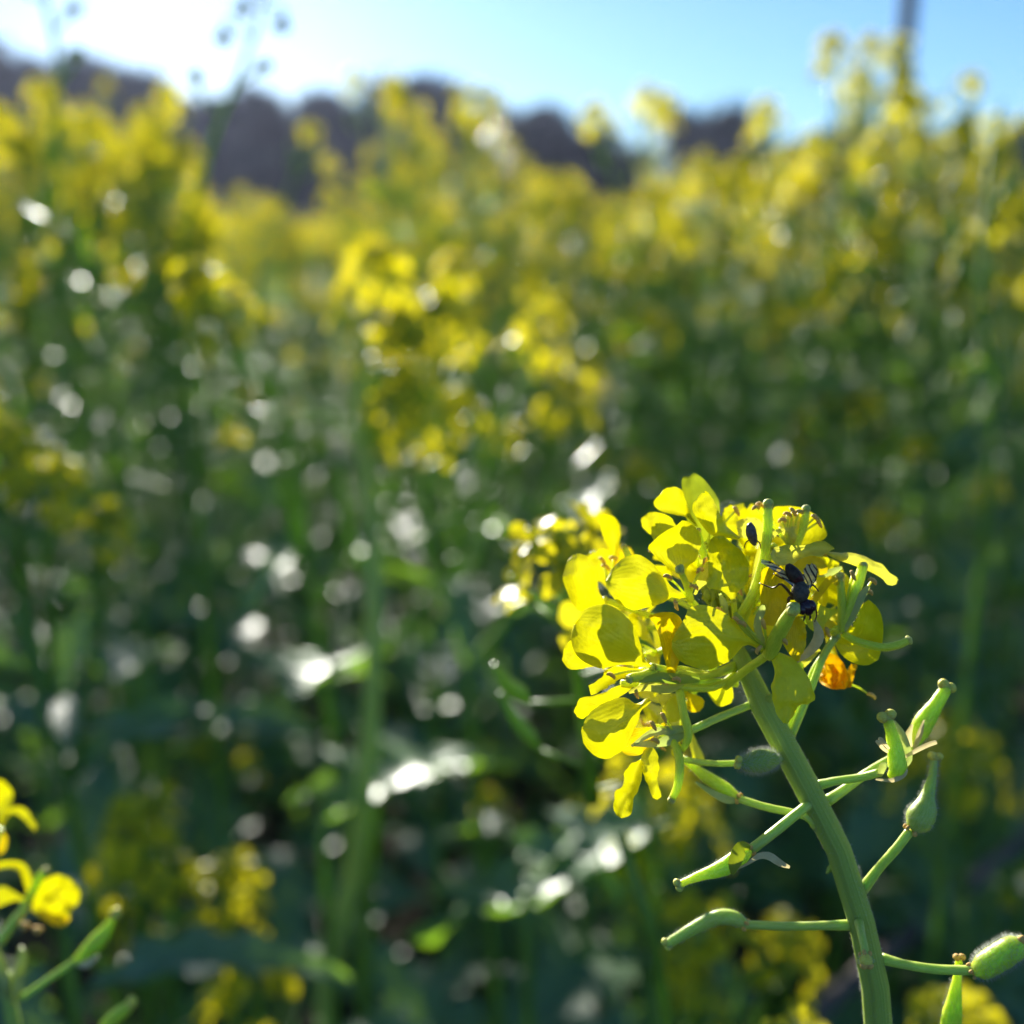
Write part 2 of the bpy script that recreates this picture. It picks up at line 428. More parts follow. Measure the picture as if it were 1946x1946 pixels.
for i, (px, py, D, wf, lab) in enumerate(TREES):
    top = P(px, py, D); h = top.z
    root = empty('tree', (top.x, top.y, 0)); tag(root, lab, 'tree', 'trees beyond the field')
    zs = h / 9.4
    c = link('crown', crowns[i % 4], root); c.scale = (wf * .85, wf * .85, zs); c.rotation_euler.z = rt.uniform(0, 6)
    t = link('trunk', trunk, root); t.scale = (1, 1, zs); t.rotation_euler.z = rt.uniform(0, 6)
# shrubs that close the view below the crowns
def shrub(name):
    r = random.Random(77); mb = MB()
    for i in range(2600):
        d = Vector((r.gauss(0, 1), r.gauss(0, 1), abs(r.gauss(0, 1)))).normalized(); k = r.uniform(.7, 1.05)
        p = Vector((d.x * 3.2 * k, d.y * 1.8 * k, d.z * 3.4 * k)); s = r.uniform(.1, .24)
        u = Vector((r.gauss(0, 1), r.gauss(0, 1), r.gauss(0, 1))).normalized(); v = u.cross(d + Vector((.1, .2, .3))).normalized()
        mb.add([p - u * s, p + v * s * .6, p + u * s, p - v * s * .6], [(0, 1, 2, 3)])
    ell(mb, (0, 0, .8), (1, 0, 0), 2.0, 2.5, 10, 8, 0, .3, 3)
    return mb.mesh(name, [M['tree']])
shm = shrub('foliage')
for i in range(13):
    px = -150 + i * 185; D = 44 + (i * 37 % 5)
    p = P(px, 440, D); r_ = empty('shrub', (p.x, p.y, 0))
    ends = ['at the left edge', 'under the sun glare', 'right of the sun glare', 'in the gap right of the leaning stalk', 'left of the central spikes', 'behind the central spikes',
            'below the middle of the skyline', 'in the dark gap mid right', 'below the lone rounded tree', 'in the skyline dip', 'left of the pole foot', 'right of the pole foot', 'at the right edge']
    tag(r_, 'dark dense shrub at the foot of the trees, ' + ends[i].replace('in the gap right of the leaning stalk', 'by the leaning stalk'), 'shrub', 'shrubs at the foot of the trees')
    o = link('foliage', shm, r_); o.rotation_euler.z = rt.uniform(-.3, .3); o.scale = (1, 1, rt.uniform(.8, 1.1))

# the air itself
def haze():
    m = bpy.data.materials.new('haze'); m.use_nodes = True; t = m.node_tree; t.nodes.clear()
    o = t.nodes.new("ShaderNodeOutputMaterial"); v = t.nodes.new("ShaderNodeVolumePrincipled")
    v.inputs['Color'].default_value = (0.62, 0.68, 1.0, 1); v.inputs['Density'].default_value = 0.0005; v.inputs['Anisotropy'].default_value = 0.5
    t.links.new(v.outputs[0], o.inputs['Volume'])
    x, y0, y1, z0, z1 = 60, -6, 75, -1.2, 14
    mb = MB(); V_ = [(a, b, c) for c in (z0, z1) for b in (y0, y1) for a in (-x, x)]
    mb.add(V_, [(0, 2, 3, 1), (4, 5, 7, 6), (0, 1, 5, 4), (2, 6, 7, 3), (0, 4, 6, 2), (1, 3, 7, 5)])
    o = mb.build('haze', m); tag(o, kind='stuff')
    for p in o.data.polygons: p.use_smooth = False
haze()

# tall dark pole at the upper right
pb = P(1690, 460, 26)
pole = empty('pole', (pb.x, pb.y, 0)); tag(pole, 'tall thin dark wooden pole rising out of the flowers into blue sky', 'pole')
mb = MB(); tube(mb, [(0, 0, -.1), (0, 0, 3.5), (.02, 0, 7.6)], [.235, .21, .19], 12, 14); mb.build('shaft', M['pole'], pole)
mb = MB(); tube(mb, [(0, 0, 7.58), (.02, 0, 7.64)], [.18, .13], 3, 14); mb.build('cap', M['pole'], pole)

# ================================================================ field plants
def rframe(ax):
    ax = Vector(ax).normalized(); x = ax.orthogonal().normalized(); return x, ax.cross(x), ax

def bg_petal(mb, c, out, up, L, Wd, r, mi, hi):
    """petal from c: out = outward direction, up = flower axis"""
    side = out.cross(up).normalized(); V_ = []; UV = []; F_ = []
    rows = ([(0, .1, 0), (.3, .3, .10), (.62, .92, .06), (.88, .85, -.04), (1, .3, -.14)] if hi else [(0, .12, 0), (.55, .9, .08), (1, .55, -.08)])
    k = r.uniform(-.5, .5); tw = r.uniform(-.3, .3)
    cols = (-1, -.4, .4, 1) if hi else (-1, 0, 1)
    for t, w, z in rows:
        for s in cols:
            V_.append(c + out * (L * t) + side * (s * w * Wd * .5) + up * (L * (z + k * t * t * .5 + .12 * s * s * t + tw * s * t * .4))); UV.append((s * .5 + .5, t))
    m = len(cols)
    for i in range(len(rows) - 1):
        for j in range(m - 1):
            a = i * m + j; F_.append((a, a + 1, a + m + 1, a + m))
    mb.add(V_, F_, mi, UV)

def flower_into(mb, base, ax, size, r, hi, mip, mig):
    """one open four-petalled flower on its receptacle"""
    x, y, z = rframe(ax); a0 = r.uniform(0, 1.57)
    op = r.uniform(.15, .75)
    for k in range(4):
        a = a0 + k * math.pi / 2 + r.uniform(-.15, .15)
        o = (x * math.cos(a) + y * math.sin(a)); out = (o + z * op).normalized(); up = (z - o * op).normalized()
        bg_petal(mb, base + z * size * .1, out, up, size * r.uniform(.46, .56), size * r.uniform(.38, .5), r, mip, hi)
    tube(mb, [base, base + z * size * .38], [size * .05, size * .035], 3, 4 if not hi else 6, mig)

def raceme(name, seed, hi, nfl, nb, npod, ln):
    """flower head along +Z from 0 to ln: pods below, open flowers round the top, buds on the tip"""
    r = random.Random(seed); mb = MB()
    sg = 6 if hi else 4
    bend = r.uniform(-.12, .12)
    ax = lambda z: Vector((bend * z * z / ln, 0, z))
    tube(mb, [ax(0), ax(ln * .5), ax(ln)], [.0016, .0013, .0008], 6, sg, 0)
    for i in range(npod):
        z = ln * (i + .5) / npod * .68; a = i * 2.4 + r.uniform(-.4, .4); o = Vector((math.cos(a), math.sin(a), 0))
        p0 = ax(z); p1 = p0 + o * .012 + Vector((0, 0, .004)); d = (o * .5 + Vector((0, 0, 1))).normalized()
        tube(mb, [p0, p1], [.0006, .0006], 3, 4, 0)
        q = r.uniform(.009, .018)
        tube(mb, [p1, p1 + d * q * .3, p1 + d * q * .65 + o * .001, p1 + d * q * 1.3], [.0008, .0018, .0016, .0005], 6 if hi else 4, sg, 3)
    for i in range(nfl):
        f = i / max(nfl - 1, 1); z = ln * (.66 + .30 * f); a = i * 2.4 + r.uniform(-.3, .3); o = Vector((math.cos(a), math.sin(a), 0))
        up = .35 + .9 * f + r.uniform(-.2, .2); d = (o + Vector((0, 0, up))).normalized(); L = .012 * (1.15 - .55 * f)
        p0 = ax(z); p1 = p0 + d * L
        tube(mb, [p0, p1], [.0006, .0006], 3, 4, 0)
        flower_into(mb, p1, (d + Vector((r.uniform(-.3, .3), r.uniform(-.3, .3), .25))), r.uniform(.0125, .0165), r, hi, 1, 0)
    for i in range(nb):
        a = i * 2.4; q = .0065 * math.sqrt(i / nb); c = ax(ln) + Vector((math.cos(a) * q, math.sin(a) * q, .004 - q * .5))
        ell(mb, c, (math.cos(a) * q * 60, math.sin(a) * q * 60, 1), .0013, .0024, 5, 4, 2)
    return mb.mesh(name, [M['gstem'], M['bpetal'], M['bud'], M['bpod']])

def leaf_mesh(name, seed, L, Wd, n=20, m=8, droop=.5, lobes=5):
    r = random.Random(seed); V_ = []; F_ = []; UV = []
    ph = r.uniform(0, 6); el = r.uniform(.25, .55)
    for i in range(n):
        t = i / (n - 1)
        env = (.12 if t < .12 else 0) + (math.sin(math.pi * min(1, max(0, (t - .08) / .95)) ** .8) ** .8 if t > .08 else 0)
        lob = 1 - .72 * (1 - t * .65) * (0.5 + 0.5 * math.cos(lobes * 2 * math.pi * t + ph)) ** 1.5
        w = Wd * .5 * max(env, .05) * lob + .0012
        ang = el - droop * 2.0 * t * t
        x = L * t * math.cos(el * .3); z = L * (math.sin(el) * t - droop * t * t)
        for j in range(m):
            s = j / (m - 1) * 2 - 1
            y = s * w
            zz = z + abs(s) * w * .35 + L * .035 * noise.noise(Vector((t * 5, s * 1.6, seed))) + .006 * noise.noise(Vector((t * 14, s * 5, seed + 5))) * abs(s)
            V_.append((x - abs(s) * w * .25 * lob, y, zz)); UV.append((s * .5 + .5, t))
    for i in range(n - 1):
        for j in range(m - 1):
            k = i * m + j; F_.append((k, k + 1, k + m + 1, k + m))
    mb = MB(); mb.add(V_, F_, 0, UV)
    tube(mb, [(-.0, 0, 0), (L * .4, 0, L * (math.sin(el) * .4 - droop * .16) - .001), (L * .9, 0, L * (math.sin(el) * .9 - droop * .81) - .001)], [.0017, .0012, .0004], 6, 5, 0)
    return mb.mesh(name, [M['leaf']])

RAC = [raceme('flower_head', 100 + i, True, 8 + i % 4 * 2, 12, 4 + (i * 3) % 6, .055 + .012 * (i % 4)) for i in range(7)]
RLN = [.055 + .012 * (i % 4) for i in range(7)]
LEAF = [leaf_mesh('leaf', 40 + i, .10 + .02 * (i % 4), .045 + .012 * (i % 3), droop=.25 + .13 * (i % 4)) for i in range(7)]
SLEAF = [leaf_mesh('leaf', 70 + i, .045 + .012 * (i % 3), .016 + .006 * (i % 2), 12, 5, droop=.25 + .2 * (i % 3), lobes=3) for i in range(5)]

def plan_plant(r, H, nbr, leafn, zmin=.25, spread=1.0, brlow=.5):
    """the layout of one plant: stem curves, places of flower heads and leaves"""
    st = []; heads = []; leaves = []
    lx, ly = r.uniform(-.05, .05) * H, r.uniform(-.05, .05) * H
    ax = lambda t: Vector((lx * t * t + .012 * math.sin(t * 5 + lx * 90), ly * t * t + .01 * math.sin(t * 4 + ly * 80), H * t))
    st.append(([ax(t) for t in (0, .2, .4, .6, .8, 1)], [.0042, .0040, .0034, .0028, .0021, .0016]))
    heads.append((ax(1), (ax(1) - ax(.85)).normalized(), r.uniform(.95, 1.25)))
    for b in range(nbr):
        t = brlow + (1 - brlow - .06) * (b + r.uniform(.1, .9)) / nbr; a = b * 2.4 + r.uniform(-.6, .6); o = Vector((math.cos(a), math.sin(a), 0))
        L = H * (1 - t) * r.uniform(.45, .88) + .02; p0 = ax(t); out = r.uniform(.3, .62) * spread
        pts = [p0, p0 + o * L * out * .55 + Vector((0, 0, L * .35)), p0 + o * L * out * .9 + Vector((0, 0, L * .9))]
        st.append((pts, [.0020, .0016, .0013]))
        heads.append((pts[-1], (pts[-1] - pts[-2]).normalized(), r.uniform(.7, 1.1)))
        leaves.append((p0, a + r.uniform(-.3, .3), r.uniform(.9, 1.3), 1, r.uniform(-.5, .3)))
        if r.random() < .6: leaves.append((pts[1], a + r.uniform(-1, 1), r.uniform(.6, 1.0), 1, r.uniform(-.5, .3)))
    for k in range(leafn):
        t = zmin + (.86 - zmin) * (k + r.uniform(0, 1)) / leafn
        leaves.append((ax(t), k * 2.4 + r.uniform(-.5, .5), r.uniform(.75, 1.3) * (1.15 - .5 * t), 0 if t < .62 else 1, r.uniform(-.35, .3)))
    return st, heads, leaves

def stem_mesh(st, seg=6):
    mb = MB()
    for pts, rad in st: tube(mb, pts, rad, 10, seg, 0, lump=.05)
    return mb.mesh('stem', [M['gstem']])

def put(root, plan, r, me=None):
    st, heads, leaves = plan
    link('stem', me or stem_mesh(st), root)
    for p, d, s in heads:
        k = r.randrange(len(RAC)); o = link('flower_head', RAC[k], root); o.location = p - Vector(d) * .004
        o.rotation_mode = 'QUATERNION'; o.rotation_quaternion = Vector(d).to_track_quat('Z', 'Y') @ Quaternion((0, 0, 1), r.uniform(0, 6)); o.scale = (s, s, s)
    for p, a, s, small, pitch in leaves:
        me_ = r.choice(SLEAF if small else LEAF); o = link('leaf', me_, root); o.location = p
        o.rotation_euler = (r.uniform(-.4, .4), pitch, a); o.scale = (s, s, s)

def copy_tree(src):
    c = src.copy(); COL.objects.link(c)
    for ch in list(src.children):
        d = ch.copy(); COL.objects.link(d); d.parent = c
    return c

HEAD = .08
rp = random.Random(21)
protos = []
for i in range(9):
    H = .98; root = empty('mustard_plant', (0, 0, 0))
    put(root, plan_plant(rp, H, rp.choice([5, 6, 7]), rp.choice([8, 9, 10, 11])), rp)
    protos.append(root)
used = [False] * len(protos)

SKY = [(-200, 160), (0, 165), (60, 130), (150, 190), (235, 100), (330, 150), (375, 250), (400, 350), (560, 335), (605, 400), (655, 400), (690, 290), (735, 125), (800, 210), (895, 150), (985, 330), (1100, 330), (1150, 350), (1175, 240),
       (1230, 180), (1310, 240), (1370, 300), (1450, 250), (1530, 290), (1570, 150), (1690, 90), (1760, 200), (1840, 120), (1880, 330), (1946, 320), (2200, 300)]
def skyline(x):
    return float(np.interp(x, [a for a, _ in SKY], [b for _, b in SKY]))

def where(px):
    for lim, s in ((70, 'at the left edge'), (180, 'left of the sun glare'), (330, 'under the sun glare'), (430, 'just right of the sun glare'), (560, 'below the leaning stalk'), (680, 'below the dark tree gap'),
                   (800, 'under the central spike'), (930, 'right of the central spike'), (1060, 'in the middle of the field'), (1180, 'under the second dark gap'), (1300, 'left of the lone tree'),
                   (1420, 'behind the sharp head'), (1540, 'below the low skyline dip'), (1640, 'left of the tall pole'), (1740, 'under the tall pole'), (1850, 'right of the tall pole'), (9999, 'at the right edge')):
        if px < lim: return s

# scattered plants, nearest row at 0.8 m
rf = random.Random(8)
spots = []
tries = 0
while len(spots) < 222 and tries < 40000:
    tries += 1
    R = .8 + (4.6 - .8) * rf.random() ** .75
    x = rf.uniform(-1, 1) * (R * TH * 1.12 + .12)
    if R < 1.4 and rf.random() < .2: continue
    mind = .085 + .02 * R
    if all((x - a) ** 2 + (R - b) ** 2 > mind ** 2 for a, b in spots): spots.append((x, R))
rg = random.Random(66)
for k in range(20):
    px_ = 370 + 800 * (k + rg.random()) / 20; d_ = rg.uniform(1.6, 2.8); q_ = P(px_, 420, d_)
    if all((q_.x - a) ** 2 + (q_.y - b) ** 2 > .06 ** 2 for a, b in spots): spots.append((q_.x, q_.y))
spots.sort(key=lambda s: s[1]); LAB = {}
for x, R in spots:
    h = rf.gauss(1.17, .09)
    px, py, d = to_px((x, R, h + HEAD))
    ww = .045 * 2106 / d
    lim = max(skyline(px + q * ww) for q in (-1, -.5, 0, .5, 1)) + abs(rf.gauss(0, 1)) * 50 + (50 if rf.random() < .4 else 0)
    if py < lim:
        h -= (lim - py) / 973 * TH * d
    h = max(h, .62)
    k = rf.randrange(len(protos))
    if not used[k]: used[k] = True; o = protos[k]
    else: o = copy_tree(protos[k])
    s = h / .98
    o.location = (x, R, 0); o.scale = (.5 + .5 * s, .5 + .5 * s, s); o.rotation_euler.z = rf.uniform(0, 6.28)
    hw = 'tall' if h > 1.17 else 'middle-height' if h > 1.02 else 'short'
    rw = 'front row' if R < 1.3 else 'second row' if R < 1.9 else 'third row' if R < 2.7 else 'middle rows' if R < 3.6 else 'back rows'
    nh = sum(1 for c in o.children if c.name.startswith('flower_head'))
    LAB.setdefault((hw, nh, rw, where(px)), []).append((px, o))
ORD = ['leftmost', 'second', 'third', 'fourth', 'fifth', 'sixth', 'seventh', 'eighth', 'ninth', 'tenth']
for (hw, nh, rw, wh), L_ in LAB.items():
    L_.sort(key=lambda q: q[0])
    for i, (px, o) in enumerate(L_):
        if len(L_) == 1: lab = f"{hw} blurred mustard plant with {nh} flower heads, {rw}, {wh}"
        else: lab = f"{ORD[i]} of {len(L_)} {hw} {nh}-headed mustard plants, {rw}, {wh}"
        tag(o, lab, 'plant', 'mustard plants of the field')
for k, u in enumerate(used):
    if not u:
        for ch in list(protos[k].children): bpy.data.objects.remove(ch)
        bpy.data.objects.remove(protos[k])

# plants that stand out, each grown to its own height: (x, y of its top in the photo, depth, branches, leaves, lowest leaf, spread, where branching starts, label)
OWN = [(735, 105, 1.35, 8, 8, .3, 1.0, .74, 'tallest central mustard plant, its yellow spike reaching the dark trees and sky'),
       (893, 140, 1.2, 7, 8, .3, 1.0, .78, 'mustard plant with rounded yellow top right of the central spike'),
       (1232, 165, 1.05, 8, 8, .3, 1.3, .74, 'mustard plant with bushy golden top left of the lone rounded tree'),
       (1450, 235, 1.3, 8, 8, .3, 1.3, .7, 'mustard plant whose broad yellow top fills the skyline dip'),
       (1600, 110, 1.0, 7, 8, .3, 1.2, .76, 'tall mustard plant with sparse open top left of the pole'),
       (1690, 60, 1.05, 9, 8, .3, 1.2, .72, 'tallest mustard plant, its flowers crossing the foot of the pole'),
       (1835, 105, 1.05, 5, 7, .3, .9, .7, 'mustard plant with a single raised spike right of the pole'),
       (1935, 330, .8, 5, 7, .3, 1.0, .5, 'bright yellow mustard plant cut by the right edge'),
       (1785, 215, .90, 8, 8, .3, 1.2, .74, 'dense bright mustard plant between the pole and the raised spike'),
       (1555, 255, 1.0, 8, 8, .3, 1.2, .74, 'dense mustard plant filling the skyline left of the pole'),
       (1885, 270, 1.0, 7, 8, .3, 1.1, .74, 'mustard plant with rounded bloom beside the slim dark stalk'),
       (1385, 335, .92, 7, 8, .3, 1.1, .76, 'bright mustard plant above and behind the sharp head'),
       (1665, 265, .86, 8, 8, .3, 1.2, .76, 'dense yellow mustard plant straight below the pole'),
       (165, 190, .92, 8, 8, .3, 1.2, .74, 'dense mustard plant in the upper left, left of the sun glare'),
       (335, 250, 1.1, 7, 8, .3, 1.1, .76, 'mustard plant with loose yellow top before the leaning pale stalk'),
       (240, 90, 1.1, 9, 8, .3, 1.3, .74, 'bushy mustard plant with golden top right under the sun glare'),
       (75, 135, 1.0, 9, 8, .3, 1.3, .72, 'mustard plant with wide yellow top in the upper left corner'),
       (480, 330, 1.5, 6, 8, .3, 1.2, .5, 'mustard plant with flat yellow top below the dark tree gap'),
       (1060, 330, 1.2, 6, 8, .3, 1.2, .5, 'mustard plant with dense yellow top in the middle of the field'),
       (1330, 310, 1.1, 6, 8, .3, 1.2, .5, 'mustard plant with yellow top under the lone rounded tree'),
       (692, 560, .56, 3, 9, .3, 1.0, .86, 'near mustard plant with bright yellow flowers left of the sharp one'),
       (850, 640, .60, 4, 9, .3, 1.0, .86, 'near mustard plant with large yellow blooms beside a green stem'),
       (5, 760, .44, 3, 8, .3, .7, .88, 'near blurred mustard plant with yellow blooms cut by the left edge'),
       (1340, 1660, .46, 4, 6, .2, .9, .86, 'low mustard plant blooming behind the horizontal seed pod'),
       (1860, 1460, .62, 4, 6, .2, 1.0, .84, 'low mustard plant blooming at the lower right behind the pods'),
       (1900, 1840, .34, 0, 5, .2, .6, .85, 'yellow mustard flower head in the lower right corner'),
       (275, 1715, .50, 2, 6, .2, .6, .8, 'small low mustard plant with few blooms at lower left'),
       (535, 1860, .45, 1, 6, .2, .5, .85, 'low mustard plant with a green bud cluster at the bottom edge'),
       (1260, 1500, .42, 0, 5, .2, .5, .85, 'upright mustard stem behind the hanging yellow petals'),
       (545, 600, .62, 3, 9, .3, 1.0, .88, 'near mustard plant with bright yellow flowers and a white glint on its leaf'),
       (420, 1330, .95, 2, 9, .2, .7, .8, 'leafy mustard plant with glinting leaves at middle left'),
       (960, 1480, .80, 1, 10, .2, .7, .85, 'leafy mustard plant with glinting leaves below the centre')]
for (px, py, D, nb, nl, zm, spr, brl, lab) in OWN:
    t = P(px, py, D); H = t.z - (HEAD if D > .3 else .078)
    r = random.Random(int(px * 7 + py))
    lean = {500: -.36, 95: .12, 692: -.06}.get(px, 0); H /= math.cos(lean)
    root = empty('mustard_plant', (t.x, t.y, 0)); tag(root, lab, 'plant', 'mustard plants standing out of the field')
    plan = plan_plant(r, H, nb, nl, zm, spr, brl)
    # shift the plan so that the top stands over the wanted place
    off = plan[0][0][0][-1].copy(); off.z = 0
    root.location.x = t.x - off.x; root.location.y = t.y - off.y
    if lean:
        root.rotation_euler.y = -lean; root.location.x = t.x - math.sin(-lean) * H - off.x * math.cos(lean)
    if D < .7: plan = ([(a_, [q * 1.4 for q in b_]) for a_, b_ in plan[0]], [(a_, b_, c_ * (1.2 if D > .4 else 1)) for a_, b_, c_ in plan[1]], plan[2])
    put(root, plan, r)

# ---------------------------------------------------------------- the rest of the field as one mass
def arr(me):
    v = np.empty(len(me.vertices) * 3); me.vertices.foreach_get('co', v)
    f = [tuple(p.vertices) for p in me.polygons]; mi = [p.material_index for p in me.polygons]
    return v.reshape(-1, 3), f, mi
def far_field():
    r = random.Random(3)
    rac = [arr(raceme('tmp', 300 + i, False, 9, 5, 4, .07)) for i in range(4)]
    lfs = [arr(leaf_mesh('tmp', 340 + i, .11, .05, 7, 4, .35)) for i in range(3)]
    V_, F_, I_ = [], [], []; k = 0
    def addm(a, mat_off, p, rz, s, tilt=0):
        nonlocal k
        v, f, mi = a; c, sn = math.cos(rz), math.sin(rz)
        w = v * s
        w = np.stack([w[:, 0] * c - w[:, 1] * sn, w[:, 0] * sn + w[:, 1] * c, w[:, 2]], 1)
        w[:, 0] += w[:, 2] * tilt
        V_.append(w + np.array(p)); F_.extend([tuple(i + k for i in q) for q in f]); I_.extend([mat_off if mat_off is not None else m for m in mi]); k += len(v)
    for i in range(1100):
        R = 4.5 + (19 - 4.5) * r.random() ** .8; x = r.uniform(-1, 1) * (R * TH * 1.12 + .2)
        h = r.gauss(1.05, .07)
        px, py, d = to_px((x, R, h + .08)); lim = max(max(skyline(px + q) for q in (-30, 0, 30)), 405) + abs(r.gauss(0, 1)) * 20
        if py < lim: h -= (lim - py) / 973 * TH * d
        m = MB(); hd = []
        tube(m, [(0, 0, 0), (.01, .01, h * .6), (0, 0, h)], [.004, .003, .002], 4, 3, 0)
        hd.append((Vector((0, 0, h)), 1.2))
        for b in range(5):
            a = b * 2.4 + i; t = r.uniform(.62, .92); L = h * (1 - t) * .9 + .04; p1 = Vector((math.cos(a) * L * .5, math.sin(a) * L * .5, h * t + L * .8))
            tube(m, [(0, 0, h * t), p1], [.002, .0015], 2, 3, 0); hd.append((p1, 1.0))
        V_.append(np.array(m.v) + np.array((x, R, 0))); F_.extend([tuple(q + k for q in f) for f in m.f]); I_.extend([0] * len(m.f)); k += len(m.v)
        for p, s in hd: addm(r.choice(rac), None, (x + p.x, R + p.y, p.z), r.uniform(0, 6), s * r.uniform(.9, 1.2), r.uniform(-.3, .3))
        for q in range(6): addm(r.choice(lfs), 4, (x, R, h * r.uniform(.3, .85)), r.uniform(0, 6), r.uniform(.5, 1.1))
    me = bpy.data.meshes.new('mustard_field'); me.from_pydata(np.concatenate(V_), [], F_)
    for n_ in ('gstem', 'bpetal', 'bud', 'bpod', 'leaf'): me.materials.append(M[n_])
    me.polygons.foreach_set('material_index', I_); me.polygons.foreach_set('use_smooth', [True] * len(F_)); me.update()
    o = link('mustard_field', me); tag(o, 'far mass of yellow blooming mustard plants reaching back to the trees', 'field', kind='stuff')
far_field()

# low leaves and weeds that fill the shade between the stems
def undergrowth():
    r = random.Random(31)
    lfs = [arr(leaf_mesh('tmp', 540 + i, .07 + .014 * i, .036 + .006 * i, 16, 6, .2 + .1 * i, lobes=4 + i % 3)) for i in range(5)]
    V_, F_ = [], []; k = 0
    for i in range(3800):
        R = .55 + 4.0 * r.random() ** .9; x = r.uniform(-1, 1) * (R * TH * 1.15 + .15); z = r.uniform(.02, .62) if R > .8 else r.uniform(.02, .3)
        v, f, mi = r.choice(lfs)
        q = Quaternion((0, 0, 1), r.uniform(0, 6.28)) @ Quaternion((0, 1, 0), r.uniform(-.5, .5)) @ Quaternion((1, 0, 0), r.uniform(-.5, .5))
        m = np.array(q.to_matrix()) * r.uniform(.55, 1.2)
        V_.append(v @ m.T + np.array((x, R, z))); F_.extend([tuple(a + k for a in p) for p in f]); k += len(v)
    me = bpy.data.meshes.new('undergrowth'); me.from_pydata(np.concatenate(V_), [], F_); me.materials.append(M['leaf'])
    me.polygons.foreach_set('use_smooth', [True] * len(F_)); me.update()
    o = link('undergrowth', me); tag(o, 'dense low green leaves filling the shade between the mustard stems', 'undergrowth', kind='stuff')
undergrowth()

# ================================================================ the sharp mustard plant
hp = empty('mustard_plant', (P(1672, 1960, .147).x, P(1672, 1960, .147).y, 0))
tag(hp, 'sharp mustard flower head with yellow petals and green pods on a leaning stem, lower right', 'plant')
# children are built in world places, so they are shifted back by the plant's base
_old_link = link
def link(name, me, parent=None):
    o = _old_link(name, me, parent)
    if parent is not None:
        root = parent
        while root.parent is not None: root = root.parent
        if root in ROOTS: o.matrix_parent_inverse = Matrix.Translation(-Vector(root.location)) if parent is root else Matrix.Identity(4)
    return o
ROOTS = [hp]
rh = random.Random(99)

# main stem
SP = [(1392, 1215, .149), (1402, 1262, .148), (1430, 1312, .1465), (1470, 1375, .1455), (1518, 1467, .1445), (1562, 1552, .144), (1603, 1637, .144), (1635, 1743, .1445), (1660, 1870, .146), (1672, 1960, .147)]
SW = [26, 40, 46, 48, 49, 49, 48, 49, 51, 53]
pts = [P(*p) for p in SP]; rad = [w * .5 * PX * p[2] / .1385 for w, p in zip(SW, SP)]
low = pts[-1]
pts2 = pts + [low + Vector((.008, .004, -.10)), low + Vector((.012, .01, -.35)), Vector((low.x + .006, low.y + .006, 0))]
rad2 = rad + [.0019, .0022, .0026]
mb = MB(); tube(mb, pts2, rad2, 90, 20, 0, lump=.05, seed=3)
stem = mb.build('stem', M['stem'], hp)
mb = MB(); fuzz(mb, pts, rad, 5200, .00042, rh, w=.000012)
o = mb.build('fuzz', M['fuzz'], stem); tag(o, kind='stuff')

def stamens(fl, base, tips, rr=2.4):
    for i, (x, y, d, cl) in enumerate(tips):
        mb = MB(); b = P(*base); t = P(x, y, d)
        mid = b.lerp(t, .55) + UPV * .0003
        tube(mb, [b, mid, t], [rr * PX * 1.2, rr * PX, rr * PX], 8, 6, 0)
        ang = cl; dx, dy = math.cos(ang) * 7, math.sin(ang) * 7
        tube(mb, [P(x - dx, y - dy, d - .0002), P(x - dx * .2, y - dy * .2 - 3, d - .0006), P(x + dx * .9, y + dy * .9, d - .0002), P(x + dx * 1.0 + dy * .5, y + dy * 1.0 + 5, d)],
             [2.0 * PX, 4.2 * PX, 3.8 * PX, 1.5 * PX], 10, 7, 1, lump=.25, seed=i)
        mb.build('stamen', [M['stalk_y'], M['anther']], fl)

def flower(name, ped, pw=14, mt='stalk_y', seed=0):
    """a flower of the sharp head: its stalk and receptacle; petals, stamens and pistil go under it"""
    mb = MB(); w = [P(*p) for p in ped]
    rr = [pw * .5 * PX] * len(w)
    tube(mb, w, rr, 14, 10, 0, lump=.06, seed=seed)
    d = (w[-1] - w[-2]).normalized(); ell(mb, w[-1], d, pw * .62 * PX, pw * .55 * PX, 10, 6, 0)
    return mb.build(name, M[mt], hp)

def pistil(fl, pts, wid, kn=None, mt='pod', km='knob', facing=False, name='pistil'):
    p = px_tube(name, pts, wid, mt, fl, 18, 12, .05, seed=pts[0][0])
    e = P(*pts[-1]); a = P(*pts[-2]); d = (e - a).normalized(); w = (kn or wid[-1] * 1.45) * .58 * PX
    mb = MB()
    # two-lobed cushion with a dimple
    x, y, z = rframe(d)
    ell(mb, e + d * w * .15, x, w * .62, w * 1.0, 12, 8, 0, .12, pts[0][0])
    ell(mb, e + d * w * .15, y, w * .66, w * .82, 12, 8, 0, .12, pts[0][1])
    tube(mb, [e - d * w * .9, e - d * w * .2, e + d * w * .1], [wid[-1] * .5 * PX, w * .72, w * .8], 6, 12, 0)
    mb.build('stigma', M[km], p if p.parent is hp else fl)
    return p

def sep(fl, pts, wid, mt='sepal', roll=0.0):
    mb = MB(); strap(mb, [P(*p) for p in pts], [w * .5 * PX for w in wid], 0, 14, roll); return mb.build('sepal', M[mt], fl)

def pet(fl, L, R, d0, d1, mt='petal', **k): return sheet('petal', L, R, d0, d1, mt, fl, **k)
def pq(fl, base, tip, w, d0, d1, mt='petal', bend=0.0, **k):
    L, R = obov(base, tip, w, bend); return sheet('petal', L, R, d0, d1, mt, fl, **k)

